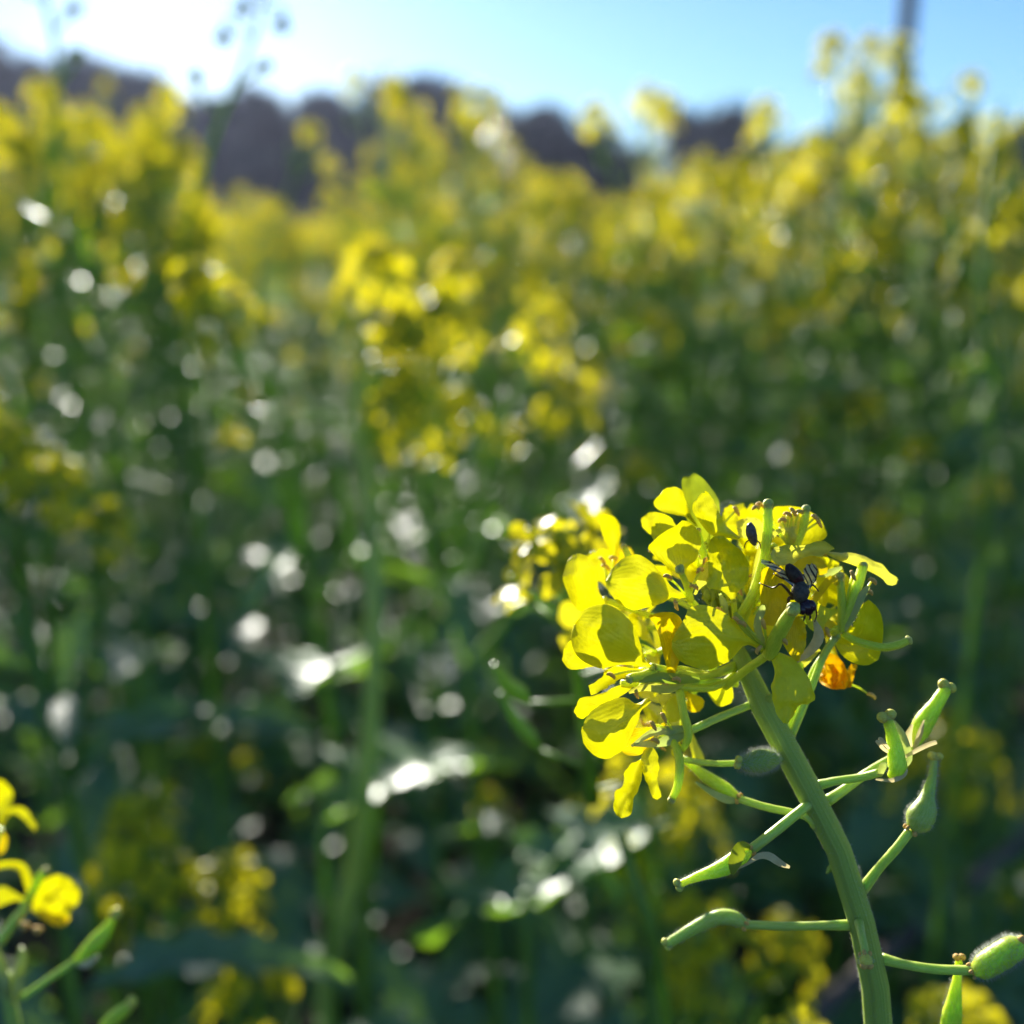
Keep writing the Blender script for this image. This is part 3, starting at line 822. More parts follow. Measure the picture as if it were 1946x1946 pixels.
# ---- flower 1: left centre (big petals A, B)
f1 = flower('flower', [(1398, 1262, .148), (1340, 1285, .145), (1290, 1278, .142), (1240, 1268, .1405)], 15, seed=1)
pet(f1, [(1236, 1262), (1224, 1250), (1217, 1224), (1204, 1190), (1182, 1164), (1156, 1149), (1128, 1152), (1108, 1160), (1092, 1184)],
    [(1236, 1268), (1214, 1266), (1180, 1263), (1145, 1270), (1118, 1262), (1098, 1248), (1087, 1226), (1085, 1208), (1090, 1190)], .1400, .1375, cup=-.0016, tilt=.002, seed=1, sag=-.0012)
pq(f1, (1150, 1268), (1073, 1232), 62, .141, .1405, 'petal', seed=2)
pet(f1, [(1228, 1272), (1200, 1270), (1175, 1266), (1152, 1273), (1140, 1290), (1118, 1303)],
    [(1228, 1282), (1206, 1290), (1180, 1290), (1165, 1300), (1145, 1312), (1124, 1322)], .141, .139, cup=.001, seed=3)
pet(f1, [(1215, 1290), (1190, 1298), (1160, 1310), (1130, 1322), (1108, 1325), (1094, 1340), (1092, 1352)],
    [(1210, 1300), (1195, 1312), (1172, 1330), (1148, 1342), (1125, 1352), (1108, 1366), (1096, 1362)], .142, .1415, seed=4)
pistil(f1, [(1245, 1275, .141), (1222, 1285, .140), (1203, 1288, .139), (1196, 1291, .1385)], [20, 20, 19, 16], 16, 'stalk_y', 'knob_pale')
stamens(f1, (1240, 1276, .1408), [(1160, 1284, .1395, .3), (1208, 1316, .140, 1.2), (1285, 1292, .1395, 0), (1262, 1300, .1408, .4)])
sep(f1, [(1300, 1296, .141), (1270, 1310, .140), (1230, 1305, .1395), (1195, 1316, .139)], [8, 17, 16, 5], 'petal_pale')
sep(f1, [(1330, 1292, .142), (1290, 1290, .140), (1250, 1288, .1395), (1215, 1295, .139)], [10, 20, 18, 6], 'bud')

# ---- flower 2: the one facing us at the left top (B, C)
f2 = flower('flower', [(1398, 1240, .149), (1370, 1205, .146), (1335, 1165, .1435), (1306, 1135, .142)], 14, seed=2)
pet(f2, [(1307, 1130), (1278, 1116), (1256, 1088), (1236, 1067), (1212, 1054), (1182, 1062), (1162, 1082), (1152, 1102)],
    [(1304, 1141), (1276, 1136), (1263, 1146), (1246, 1150), (1224, 1156), (1207, 1160), (1188, 1154), (1168, 1140), (1154, 1118), (1151, 1106)], .1415, .1370, cup=-.0010, rip=.0006, tilt=-.001, seed=5)
pet(f2, [(1300, 1110), (1286, 1092), (1268, 1078), (1250, 1062), (1235, 1046), (1231, 1039), (1248, 1020), (1272, 1007), (1290, 995), (1297, 989)],
    [(1307, 1108), (1303, 1085), (1308, 1075), (1320, 1066), (1328, 1050), (1332, 1032), (1329, 1012), (1320, 1000), (1310, 992), (1302, 989)], .1410, .1385, cup=.0016, rip=.0004, seed=6, curl=.001)
pq(f2, (1320, 1130), (1352, 1070), 34, .142, .141, 'petal_pale', seed=7)
pistil(f2, [(1312, 1140, .1415), (1306, 1115, .140), (1297, 1094, .1385), (1292, 1082, .138)], [15, 14, 12, 12], 20, 'stalk_y', 'knob_pale')
stamens(f2, (1308, 1138, .1415), [(1268, 1097, .1385, .2), (1340, 1067, .140, -1.0), (1318, 1116, .139, .1), (1284, 1148, .139, 1.3), (1330, 1085, .1395, -.6)])

# ---- flower 3: crinkled petal facing us
f3 = flower('flower', [(1400, 1230, .149), (1398, 1195, .146), (1396, 1165, .144), (1394, 1138, .143)], 12, seed=3)
pet(f3, [(1389, 1140), (1374, 1124), (1356, 1120), (1345, 1118), (1343, 1100), (1347, 1078), (1344, 1052), (1350, 1026), (1362, 1018)],
    [(1398, 1138), (1400, 1128), (1412, 1116), (1421, 1100), (1425, 1082), (1419, 1062), (1408, 1046), (1393, 1034), (1376, 1019)], .1395, .1380, 'petal', cup=.0009, rip=.0011, seed=8)
pq(f3, (1385, 1145), (1352, 1190), 40, .143, .142, 'petal', seed=9)
stamens(f3, (1392, 1142, .143), [(1366, 1160, .142, .4), (1405, 1120, .1415, 1.2)])
sep(f3, [(1380, 1180, .1435), (1376, 1150, .142), (1368, 1128, .141)], [8, 14, 5])

# ---- flower 4: top, tall petals round a rear one whose shade is painted olive
f4 = flower('flower', [(1394, 1218, .150), (1380, 1150, .150), (1360, 1080, .1495), (1345, 1030, .149)], 14, seed=4)
pet(f4, [(1400, 1026), (1388, 1023), (1368, 1021), (1350, 1016), (1337, 1002), (1326, 987), (1317, 972), (1316, 960), (1321, 950), (1332, 938)],
    [(1408, 1022), (1392, 1010), (1378, 996), (1370, 980), (1364, 966), (1358, 954), (1351, 943), (1346, 936), (1341, 933)], .1420, .1395, 'petal', cup=-.0012, rip=.0005, seed=10)
pet(f4, [(1322, 1000), (1304, 983), (1285, 979), (1262, 974), (1248, 966), (1243, 957), (1248, 945), (1260, 932)],
    [(1326, 1000), (1314, 980), (1308, 966), (1302, 948), (1298, 934), (1290, 928), (1280, 925), (1268, 927)], .148, .1475, 'petal', cup=.001, seed=11)
pet(f4, [(1322, 1040), (1308, 1000), (1302, 975), (1299, 950), (1297, 925), (1298, 907), (1306, 906)],
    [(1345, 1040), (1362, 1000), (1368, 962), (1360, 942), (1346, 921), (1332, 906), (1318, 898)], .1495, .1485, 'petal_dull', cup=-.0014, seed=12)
pet(f4, [(1300, 1030), (1262, 1022), (1236, 1016), (1222, 1002), (1218, 988), (1228, 977)],
    [(1305, 1012), (1285, 998), (1275, 984), (1262, 977), (1248, 973), (1236, 974)], .149, .1485, 'petal', seed=13)
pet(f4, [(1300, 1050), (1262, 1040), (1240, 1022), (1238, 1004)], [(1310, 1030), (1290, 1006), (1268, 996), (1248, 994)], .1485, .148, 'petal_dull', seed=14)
pistil(f4, [(1340, 1060, .147), (1330, 1030, .1465), (1326, 1010, .146)], [16, 15, 13], 16)
stamens(f4, (1345, 1040, .148), [(1240, 1050, .148, .4), (1398, 970, .147, .9), (1352, 1000, .147, .2)])

# ---- flower 5: left, side on (J) with I above
f5 = flower('flower', [(1392, 1225, .150), (1300, 1190, .152), (1220, 1165, .152), (1150, 1140, .151)], 13, seed=5)
pet(f5, [(1150, 1145), (1138, 1120), (1137, 1100), (1134, 1078), (1120, 1060), (1108, 1054), (1099, 1052)],
    [(1142, 1160), (1110, 1162), (1096, 1158), (1084, 1140), (1073, 1112), (1070, 1090), (1077, 1068), (1090, 1055)], .149, .1465, 'petal', cup=-.0022, seed=15)
pet(f5, [(1160, 1060), (1156, 1044), (1147, 1024), (1141, 1002), (1138, 984), (1144, 977)],
    [(1172, 1058), (1176, 1038), (1180, 1014), (1177, 996), (1168, 983), (1155, 977)], .154, .153, 'petal', cup=.001, seed=16)
pq(f5, (1165, 1130), (1130, 1045), 60, .156, .158, 'petal', seed=17)
pq(f5, (1175, 1120), (1185, 1035), 44, .156, .158, 'petal_gold', seed=18)
stamens(f5, (1160, 1130, .152), [(1144, 1066, .153, .8), (1165, 1062, .153, 0), (1150, 1078, .152, .3)])
pistil(f5, [(1215, 1090, .151), (1196, 1060, .150), (1190, 1048, .150), (1186, 1040, .150)], [15, 14, 12, 12], 15)

# ---- flower 6: big facing petals in the centre (L, M)
f6 = flower('flower', [(1378, 1305, .147), (1415, 1275, .144), (1445, 1254, .1415), (1462, 1242, .1405)], 17, seed=6)
pet(f6, [(1452, 1230), (1430, 1216), (1410, 1198), (1396, 1182), (1376, 1164), (1352, 1153), (1328, 1149), (1308, 1157), (1298, 1180), (1280, 1205)],
    [(1448, 1238), (1424, 1226), (1408, 1230), (1398, 1246), (1384, 1258), (1364, 1268), (1342, 1273), (1316, 1267), (1292, 1256), (1276, 1232)], .1400, .1372, 'petal', cup=-.0012, tilt=.001, rip=.00035, seed=19)
pet(f6, [(1270, 1282), (1262, 1250), (1254, 1215), (1244, 1188), (1232, 1170)],
    [(1282, 1282), (1296, 1240), (1302, 1205), (1294, 1176), (1278, 1163), (1254, 1164), (1240, 1167)], .1405, .1365, 'petal_gold', cup=.0013, rip=.0006, seed=20)
pet(f6, [(1474, 1246), (1466, 1254), (1472, 1278), (1466, 1300), (1469, 1335), (1478, 1360), (1488, 1374)],
    [(1482, 1240), (1502, 1248), (1518, 1262), (1536, 1286), (1546, 1312), (1549, 1330), (1534, 1338), (1520, 1340), (1508, 1362), (1496, 1375)], .1395, .1375, 'petal', cup=-.0010, rip=.0004, seed=21)
pet(f6, [(1512, 1258), (1498, 1240), (1488, 1218), (1496, 1190), (1508, 1175), (1514, 1172)],
    [(1518, 1256), (1530, 1232), (1533, 1206), (1530, 1188), (1524, 1176), (1519, 1172)], .1395, .1385, 'petal_gold', seed=22)
pistil(f6, [(1462, 1246, .1402), (1474, 1216, .1385), (1490, 1186, .1368), (1503, 1164, .1358), (1507, 1158, .1353)], [28, 30, 28, 23, 21], 29, 'stalk_y', 'knob_pale')
stamens(f6, (1460, 1240, .140), [(1450, 1184, .1385, 1.2), (1488, 1217, .1380, .5), (1443, 1234, .1390, 2.4), (1398, 1178, .139, .5), (1409, 1186, .139, .2)], 2.6)
sep(f6, [(1452, 1240, .1405), (1426, 1208, .1395), (1404, 1178, .139), (1396, 1164, .1388)], [10, 17, 16, 6], 'bud')
sep(f6, [(1466, 1256, .1405), (1440, 1195, .1405), (1448, 1160, .1405), (1451, 1150, .140)], [8, 14, 14, 4], 'sepal')
sep(f6, [(1500, 1262, .1405), (1536, 1240, .140), (1556, 1210, .1395), (1548, 1178, .139)], [8, 16, 20, 6], 'dry')

# ---- flower 7: lower left big petal (N) with hanging ones
f7 = flower('flower', [(1425, 1340, .1465), (1370, 1362, .145), (1312, 1388, .144), (1285, 1394, .1435)], 16, 'stalk', seed=7)
pet(f7, [(1234, 1326), (1208, 1337), (1198, 1330), (1184, 1325), (1164, 1330), (1140, 1340), (1120, 1356), (1107, 1376)],
    [(1238, 1334), (1221, 1348), (1214, 1366), (1203, 1390), (1190, 1416), (1179, 1430), (1160, 1441), (1140, 1441), (1121, 1429), (1109, 1412), (1105, 1392)], .1405, .1380, 'petal', cup=-.0020, rip=.0002, seed=23)
pq(f7, (1265, 1375), (1180, 1425), 50, .1425, .1415, 'petal_gold', seed=24)
pet(f7, [(1218, 1440), (1198, 1454), (1186, 1472), (1183, 1497), (1171, 1502), (1165, 1535), (1172, 1550)],
    [(1220, 1446), (1219, 1474), (1213, 1499), (1204, 1522), (1200, 1546), (1192, 1553), (1183, 1556)], .1415, .1395, 'petal', cup=.0012, rip=.0009, seed=25)
pet(f7, [(1230, 1420), (1221, 1432), (1219, 1450), (1223, 1474), (1232, 1494), (1240, 1516)],
    [(1240, 1420), (1249, 1432), (1252, 1454), (1250, 1476), (1252, 1494), (1257, 1512), (1250, 1521)], .1415, .140, 'petal', cup=-.0008, rip=.0005, seed=26)
pistil(f7, [(1270, 1398, .143), (1286, 1424, .1415), (1292, 1458, .140), (1287, 1496, .1395), (1276, 1520, .1395)], [14, 16, 17, 16, 13], 17, 'pod')
sep(f7, [(1310, 1392, .1435), (1278, 1404, .142), (1240, 1412, .141), (1205, 1416, .140)], [8, 22, 16, 5], 'sepal')
sep(f7, [(1310, 1382, .1435), (1275, 1388, .142), (1240, 1392, .141), (1200, 1418, .140)], [8, 18, 14, 5], 'sepal')
stamens(f7, (1280, 1394, .1425), [(1244, 1408, .141, .2), (1240, 1378, .141, .9), (1260, 1362, .141, 1.0)])

# ---- flower 8: small one with a drooping green pistil between 6 and 7
f8 = flower('flower', [(1400, 1300, .148), (1360, 1296, .1465), (1320, 1298, .1455), (1292, 1306, .1445)], 15, 'stalk_y', seed=8)
pistil(f8, [(1290, 1304, .144), (1298, 1350, .1425), (1308, 1390, .1418), (1304, 1412, .1418), (1295, 1426, .142)], [16, 16, 17, 15, 12], 14, 'pod')
pq(f8, (1310, 1300), (1268, 1370), 40, .145, .1445, 'petal', seed=27)
pq(f8, (1330, 1300), (1392, 1330), 44, .147, .150, 'petal', seed=28)
pq(f8, (1300, 1310), (1330, 1350), 34, .148, .150, 'petal_gold', seed=29)
pq(f8, (1296, 1316), (1255, 1340), 34, .1455, .1465, 'petal_pale', seed=30)
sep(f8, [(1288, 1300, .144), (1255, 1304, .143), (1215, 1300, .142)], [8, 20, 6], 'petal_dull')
pq(f8, (1290, 1400), (1286, 1440), 24, .1435, .143, 'petal', seed=31)

# ---- flower 9: upper right, upright pistil and anthers
f9 = flower('flower', [(1398, 1222, .148), (1420, 1160, .1465), (1442, 1100, .1455), (1470, 1040, .1455)], 16, seed=9)
pistil(f9, [(1402, 1172, .1455), (1428, 1132, .1445), (1449, 1070, .1440), (1458, 1018, .1435), (1459, 985, .143), (1460, 958, .143)], [14, 16, 17, 19, 18, 15], 23, 'pod', 'knob_pale')
pistil(f9, [(1512, 1040, .1465), (1524, 1010, .146), (1530, 985, .1455), (1532, 968, .1455)], [14, 15, 15, 14], 20, 'pod', 'knob_pale')
pet(f9, [(1500, 1040), (1480, 1010), (1468, 985), (1470, 966), (1490, 962)], [(1530, 1042), (1560, 1030), (1572, 1018), (1562, 992), (1545, 975), (1520, 964), (1500, 961)], .1475, .1485, 'petal', cup=.0014, rip=.0006, seed=32)
pet(f9, [(1500, 1030), (1480, 1012), (1482, 990), (1492, 972)], [(1520, 1036), (1530, 1010), (1524, 986), (1510, 972)], .1465, .1465, 'petal_pale', cup=-.001, rip=.0008, seed=33)
pet(f9, [(1585, 1041), (1566, 1028), (1545, 1031), (1520, 1037), (1492, 1036), (1472, 1040), (1465, 1050)],
    [(1586, 1043), (1562, 1057), (1538, 1056), (1520, 1063), (1501, 1073), (1482, 1075), (1467, 1064)], .1415, .1385, 'petal_pale', cup=.0011, rip=.0007, seed=34)
pet(f9, [(1570, 1048), (1600, 1050), (1622, 1051), (1642, 1056), (1662, 1067), (1678, 1073), (1690, 1088), (1703, 1096)],
    [(1566, 1051), (1590, 1063), (1622, 1074), (1650, 1085), (1674, 1098), (1688, 1112), (1700, 1111), (1706, 1103)], .1425, .1455, 'petal_pale', cup=-.0007, rip=.0006, seed=35)
pet(f9, [(1490, 1070), (1516, 1062), (1545, 1056), (1564, 1064), (1573, 1078)], [(1495, 1082), (1516, 1086), (1540, 1090), (1560, 1094), (1573, 1088)], .1425, .143, 'petal_gold', seed=36)
pet(f9, [(1404, 1020), (1400, 1000), (1402, 990), (1420, 984)], [(1448, 1030), (1452, 1006), (1446, 990), (1436, 984)], .1465, .147, 'petal_pale', rip=.0006, seed=37)
pet(f9, [(1370, 1010), (1372, 985), (1378, 966), (1388, 958)], [(1404, 1020), (1404, 998), (1400, 976), (1394, 962)], .1475, .148, 'petal', rip=.0005, seed=38)
pet(f9, [(1448, 1188), (1446, 1150), (1444, 1112), (1450, 1084), (1466, 1074)], [(1478, 1190), (1498, 1162), (1502, 1130), (1498, 1098), (1482, 1072)], .1425, .1415, 'petal_gold', cup=.0009, rip=.0003, seed=39)
stamens(f9, (1500, 1040, .1465), [(1436, 966, .144, -.4), (1444, 960, .1445, .2), (1496, 978, .1455, .1), (1506, 972, .1455, .8), (1518, 974, .1455, 0), (1548, 984, .146, .6), (1486, 990, .1455, -.3), (1555, 992, .1465, 1.0)])
sep(f9, [(1430, 1120, .145), (1445, 1050, .145), (1470, 1015, .1448), (1490, 1005, .145)], [10, 14, 12, 4], 'petal_pale')

# ---- flower 10: right side, several upright pistils, petal S
f10 = flower('flower', [(1503, 1402, .146), (1540, 1312, .1455), (1566, 1245, .145), (1590, 1208, .1445)], 15, 'stalk', seed=10)
pet(f10, [(1590, 1218), (1600, 1210), (1618, 1192), (1630, 1170), (1638, 1152), (1650, 1139)],
    [(1588, 1226), (1600, 1246), (1624, 1261), (1650, 1264), (1671, 1248), (1677, 1222), (1679, 1194), (1674, 1166), (1664, 1150)], .1445, .1430, 'petal', cup=.0016, rip=.0003, seed=40)
pistil(f10, [(1598, 1200, .144), (1600, 1160, .1435), (1598, 1118, .143), (1597, 1096, .143)], [14, 16, 15, 15], 21, 'stalk_y', 'knob')
pistil(f10, [(1584, 1206, .1445), (1612, 1160, .1435), (1630, 1110, .143), (1640, 1076, .1435)], [16, 21, 20, 19], 20, 'pod', 'knob_pale')
pistil(f10, [(1604, 1206, .144), (1630, 1219, .1425), (1676, 1230, .1415), (1708, 1225, .1412), (1726, 1217, .1412)], [13, 15, 16, 16, 14], 17, 'pod', 'knob_pale')
sep(f10, [(1598, 1204, .144), (1620, 1165, .1428), (1638, 1132, .1422), (1650, 1114, .142)], [14, 18, 15, 8], 'sepal')
sep(f10, [(1555, 1094, .1445), (1578, 1088, .1435), (1600, 1078, .143)], [6, 14, 6], 'sepal')
sep(f10, [(1540, 1150, .1435), (1565, 1116, .143), (1580, 1100, .1425), (1592, 1112, .1425)], [14, 15, 14, 8], 'petal_gold')
pq(f10, (1590, 1160), (1530, 1176), 60, .1425, .1405, 'petal', rip=.0007, seed=41)
pq(f10, (1592, 1185), (1545, 1190), 50, .143, .142, 'petal_gold', seed=42)
stamens(f10, (1596, 1200, .144), [(1620, 1092, .1425, 1.1), (1657, 1104, .1425, .3), (1650, 1125, .143, .2), (1572, 1200, .142, 1.2)])

# ---- flower 11: withered orange one below the right side
f11 = flower('flower', [(1498, 1385, .1475), (1527, 1320, .148), (1548, 1270, .148), (1572, 1236, .148)], 12, 'stalk', seed=11)
pet(f11, [(1575, 1240), (1562, 1262), (1556, 1290), (1562, 1300)], [(1590, 1245), (1604, 1262), (1612, 1285), (1606, 1308), (1580, 1310)], .149, .1485, 'orange', cup=.0006, rip=.0026, seed=43)
pet(f11, [(1566, 1262), (1570, 1280), (1574, 1302)], [(1584, 1262), (1594, 1284), (1586, 1308)], .1480, .1475, 'orange', rip=.0022, seed=93)
pet(f11, [(1618, 1262), (1606, 1280), (1600, 1300), (1604, 1306)], [(1630, 1262), (1624, 1280), (1620, 1300), (1612, 1308)], .1485, .148, 'orange', rip=.0012, seed=44)
stamens(f11, (1600, 1296, .1485), [(1655, 1322, .148, .3)])
sep(f11, [(1556, 1232, .146), (1530, 1258, .1455), (1512, 1280, .146)], [12, 14, 6], 'petal_pale')

# ---- flower 12: tiny ones still closed at the heart of the head, buds
f12 = flower('flower', [(1392, 1216, .149), (1388, 1190, .1475), (1380, 1165, .1465)], 12, 'stalk_y', seed=12)
mb = MB()
for i in range(16):
    x = 1365 + rh.uniform(-38, 40); y = 1150 + rh.uniform(-36, 44); d = .146 + rh.uniform(0, .003)
    ax = (P(x + rh.uniform(-6, 6), y - 20, d) - P(x, y, d)); ell(mb, P(x, y, d), ax, 8 * PX, 14 * PX, 10, 8, 0, .1, i)
    tube(mb, [P(1392, 1216, .149), P((x + 1392) / 2, (y + 1216) / 2 + 4, .148), P(x, y + 10, d)], [4 * PX] * 3, 7, 7, 0)
mb.build('bud_cluster', M['bud'], f12)

# ---- flowers at the back of the head, grown in full
def round_flower(base, axis, size, r, stalk_from):
    mb = MB(); tube(mb, [P(*stalk_from), P(*base).lerp(P(*stalk_from), .4) + UPV * .001, P(*base)], [6 * PX, 6 * PX, 6.5 * PX], 10, 8, 0)
    fl = mb.build('flower', M['stalk'], hp)
    x, y, z = rframe(axis); a0 = r.uniform(0, 1.57); op = r.uniform(.1, .6); b = P(*base)
    for k in range(4):
        a = a0 + k * 1.571 + r.uniform(-.2, .2); o = x * math.cos(a) + y * math.sin(a); out = (o + z * op).normalized(); up = (z - o * op).normalized()
        L = size * r.uniform(.5, .6); Wd = size * r.uniform(.42, .52); side = out.cross(up); V_, F_, UV = [], [], []; n, m = 12, 9; k1 = r.uniform(-.3, .2)
        for i in range(n):
            t = i / (n - 1); w = np.interp(t, [0, .2, .4, .6, .8, .93, 1], [.1, .14, .45, .88, 1, .7, .15])
            for j in range(m):
                s = j / (m - 1) * 2 - 1
                q = b + out * (L * t) + side * (s * w * Wd * .5) + up * (L * (k1 * t * t + .14 * s * s * t + .05 * noise.noise(Vector((t * 4, s * 2, base[0] + k)))))
                V_.append(q); UV.append((s * .5 + .5, t))
        for i in range(n - 1):
            for j in range(m - 1):
                q = i * m + j; F_.append((q, q + 1, q + m + 1, q + m))
        pm = MB(); pm.add(V_, F_, 0, UV); pm.build('petal', M['petal'], fl)
    for k in range(5):
        a = k * 1.26; o = x * math.cos(a) + y * math.sin(a); sm = MB(); e = b + (z + o * .4).normalized() * size * .36
        tube(sm, [b, b.lerp(e, .5) + o * size * .05, e], [1.8 * PX] * 3, 6, 5, 0)
        tube(sm, [e - o * size * .03, e + z * size * .06, e + o * size * .07 + z * size * .04], [2 * PX, 4 * PX, 1.5 * PX], 6, 6, 1); sm.build('stamen', [M['stalk_y'], M['anther']], fl)
    sm = MB(); tube(sm, [b, b + z * size * .4], [7 * PX, 5.5 * PX], 6, 8, 0); ell(sm, b + z * size * .42, z, 8 * PX, 6 * PX, 8, 6, 1); sm.build('pistil', [M['pod'], M['knob_pale']], fl)
for i, (x, y, d, dx, dy, dz) in enumerate([(1215, 1195, .158, -1, .1, -.2), (1260, 1130, .158, -.7, .4, .2), (1330, 1085, .158, -.2, .9, .3), (1420, 1060, .158, .2, 1, .3), (1500, 1100, .156, .5, .8, .2),
                                           (1250, 1240, .157, -1, -.2, .2), (1300, 1350, .155, -.7, -.6, .2), (1540, 1140, .156, .9, .5, .3), (1430, 1150, .154, .2, .7, -.6), (1370, 1120, .156, -.1, .9, -.3), (1560, 1180, .154, .9, .2, -.1)]):
    round_flower((x, y, d), RGT * dx + UPV * dy + FWD * dz, .0145, rh, (1395, 1230, .150))

# stalks between stem and flowers that show on their own
for i, (pp, w) in enumerate([([(1180, 1298, .142), (1260, 1302, .143), (1350, 1308, .145), (1400, 1280, .148)], 13),
                             ([(1215, 1276, .143), (1290, 1272, .1445), (1350, 1282, .146), (1398, 1268, .148)], 14),
                             ([(1480, 1250, .145), (1520, 1262, .1455), (1510, 1310, .147), (1490, 1390, .147)], 12)]):
    px_tube('stalk', pp, [w] * 4, 'stalk_y', hp, 16, 9, .05, i)

# ---- pods on the stem
def pod(stalk, sw, body, bw, kn, mt='pod', km='knob', hair=0, hl=.0005, ring=True):
    """stalk and seed pod with its cushion-shaped tip"""
    w = [P(*p) for p in stalk]; mb = MB()
    sc = stalk[0][2] / .1385
    tube(mb, w, [sw * .62 * PX * sc] + [sw * .5 * PX * sc] * (len(w) - 1), 22, 12, 0, lump=.05, seed=stalk[0][0])
    b = [P(*p) for p in body]; R = [q * .5 * PX * p[2] / .1385 for q, p in zip(bw, body)]
    root = mb.build('seed_pod', M['stalk'], hp)
    mb = MB(); tube(mb, b, R, 26, 16, 0, lump=.07, seed=body[0][0]); body_o = mb.build('pod_body', M[mt], root)
    e = b[-1]; d = (b[-1] - b[-2]).normalized(); k = kn * .6 * PX * sc; x, y, z = rframe(d); mb = MB()
    vx = d.cross(FWD).normalized(); off = vx * k * .42
    ell(mb, e + off + d * k * .1, d, k * .62, k * .55, 12, 8, 0, .15, 2); ell(mb, e - off + d * k * .1, d, k * .62, k * .55, 12, 8, 0, .15, 5)
    ell(mb, e - d * k * .1, vx, k * .55, k * .9, 12, 8, 0, .1, 3)
    mb.build('stigma', M[km], root)
    if ring:
        mb = MB(); d0 = (b[1] - b[0]).normalized(); x, y, z = rframe(d0)
        for k_ in range(5):
            a = k_ * 1.3 + .4; q = b[0] + (x * math.cos(a) + y * math.sin(a)) * R[0] * 1.05
            ell(mb, q - d0 * R[0] * .2, d0, 4.2 * PX, 5.5 * PX, 8, 6, 0, .2, k_)
        mb.build('nectary', M['anther'], root)
    if hair:
        mb = MB(); fuzz(mb, b, R, int(hair * 1.8), hl * 1.15, rh, w=.000014); o = mb.build('fuzz', M['fuzz'], root); tag(o, kind='stuff')
    return root
# hairy round pod left of the stem
pod([(1482, 1440, .1445), (1476, 1443, .143)], 14, [(1474, 1444, .143), (1462, 1444, .142), (1442, 1447, .141), (1422, 1450, .140), (1404, 1449, .139)], [20, 38, 44, 34, 16], 21, 'stem', 'knob', 1100, .00075, False)
# pod pointing away to the left behind it
p2 = pod([(1552, 1572, .144), (1530, 1551, .144), (1456, 1534, .146), (1402, 1517, .148)], 15, [(1402, 1516, .148), (1378, 1500, .149), (1345, 1478, .150), (1318, 1458, .151), (1298, 1443, .151)], [16, 26, 24, 14, 11], 14, 'pod', 'knob', 200, .0005)
sep(p2, [(1404, 1519, .1478), (1384, 1520, .147), (1352, 1506, .147), (1322, 1486, .1475)], [6, 16, 12, 4])
px_tube('stalk', [(1294, 1442, .148), (1345, 1450, .1475), (1400, 1450, .147), (1480, 1440, .146)], [12, 12, 12, 12], 'stalk', hp, 12, 9)
# bright pod to the lower left with a shrivelled sepal
p3 = pod([(1545, 1524, .144), (1530, 1534, .143), (1480, 1574, .1415), (1426, 1616, .1405)], 19, [(1424, 1616, .1405), (1402, 1632, .140), (1372, 1650, .1395), (1335, 1663, .139), (1306, 1674, .1388), (1290, 1682, .1388)], [20, 33, 31, 20, 14, 14], 21, 'pod', 'knob_pale', 500, .0004)
sep(p3, [(1392, 1654, .139), (1420, 1642, .1385), (1442, 1627, .138), (1462, 1627, .1378), (1482, 1640, .138), (1501, 1648, .138)], [4, 5, 11, 15, 13, 5], 'dry')
sep(p3, [(1427, 1612, .1398), (1410, 1610, .1388), (1396, 1640, .1382), (1392, 1662, .138)], [6, 24, 24, 6], 'petal_dull')
# pod lying level to the left
pod([(1618, 1758, .145), (1560, 1759, .1455), (1490, 1760, .147), (1414, 1757, .148)], 17, [(1416, 1757, .148), (1398, 1746, .1485), (1362, 1744, .149), (1312, 1768, .150), (1268, 1794, .151)], [18, 28, 28, 22, 17], 22, 'stalk', 'knob_pale', 500, .0004)
# stalk coming straight at us, its flower fallen off
pod([(1632, 1750, .1435), (1637, 1775, .140), (1643, 1803, .138), (1645, 1816, .1375)], 15, [(1645, 1816, .1375), (1646, 1826, .137), (1647, 1834, .1368)], [18, 25, 20], 20, 'knob', 'anther', 60, .0005)
# hairy pod at the right edge
p6 = pod([(1676, 1822, .1455), (1720, 1833, .144), (1780, 1842, .1425), (1848, 1844, .141)], 18, [(1850, 1844, .141), (1868, 1838, .1405), (1900, 1818, .140), (1930, 1800, .1395), (1945, 1790, .139)], [24, 46, 50, 46, 20], 22, 'pod', 'anther', 1500, .0007)
# pod standing behind the stalk of the last one
pod([(1790, 2060, .150), (1798, 2010, .149), (1803, 1975, .148)], 16, [(1803, 1978, .148), (1808, 1940, .147), (1815, 1890, .146), (1820, 1852, .1455), (1823, 1820, .145)], [30, 38, 24, 15, 13], 19, 'pod', 'anther', 260, .0005, False)
# flask-shaped pod on the right
pod([(1640, 1690, .145), (1672, 1648, .1435), (1704, 1612, .142), (1730, 1578, .1415)], 18, [(1732, 1576, .1415), (1744, 1562, .1415), (1756, 1540, .1415), (1764, 1510, .142), (1771, 1480, .1425), (1775, 1450, .143), (1777, 1438, .143)], [24, 50, 48, 26, 17, 14, 14], 24, 'stalk', 'knob', 900, .00055)
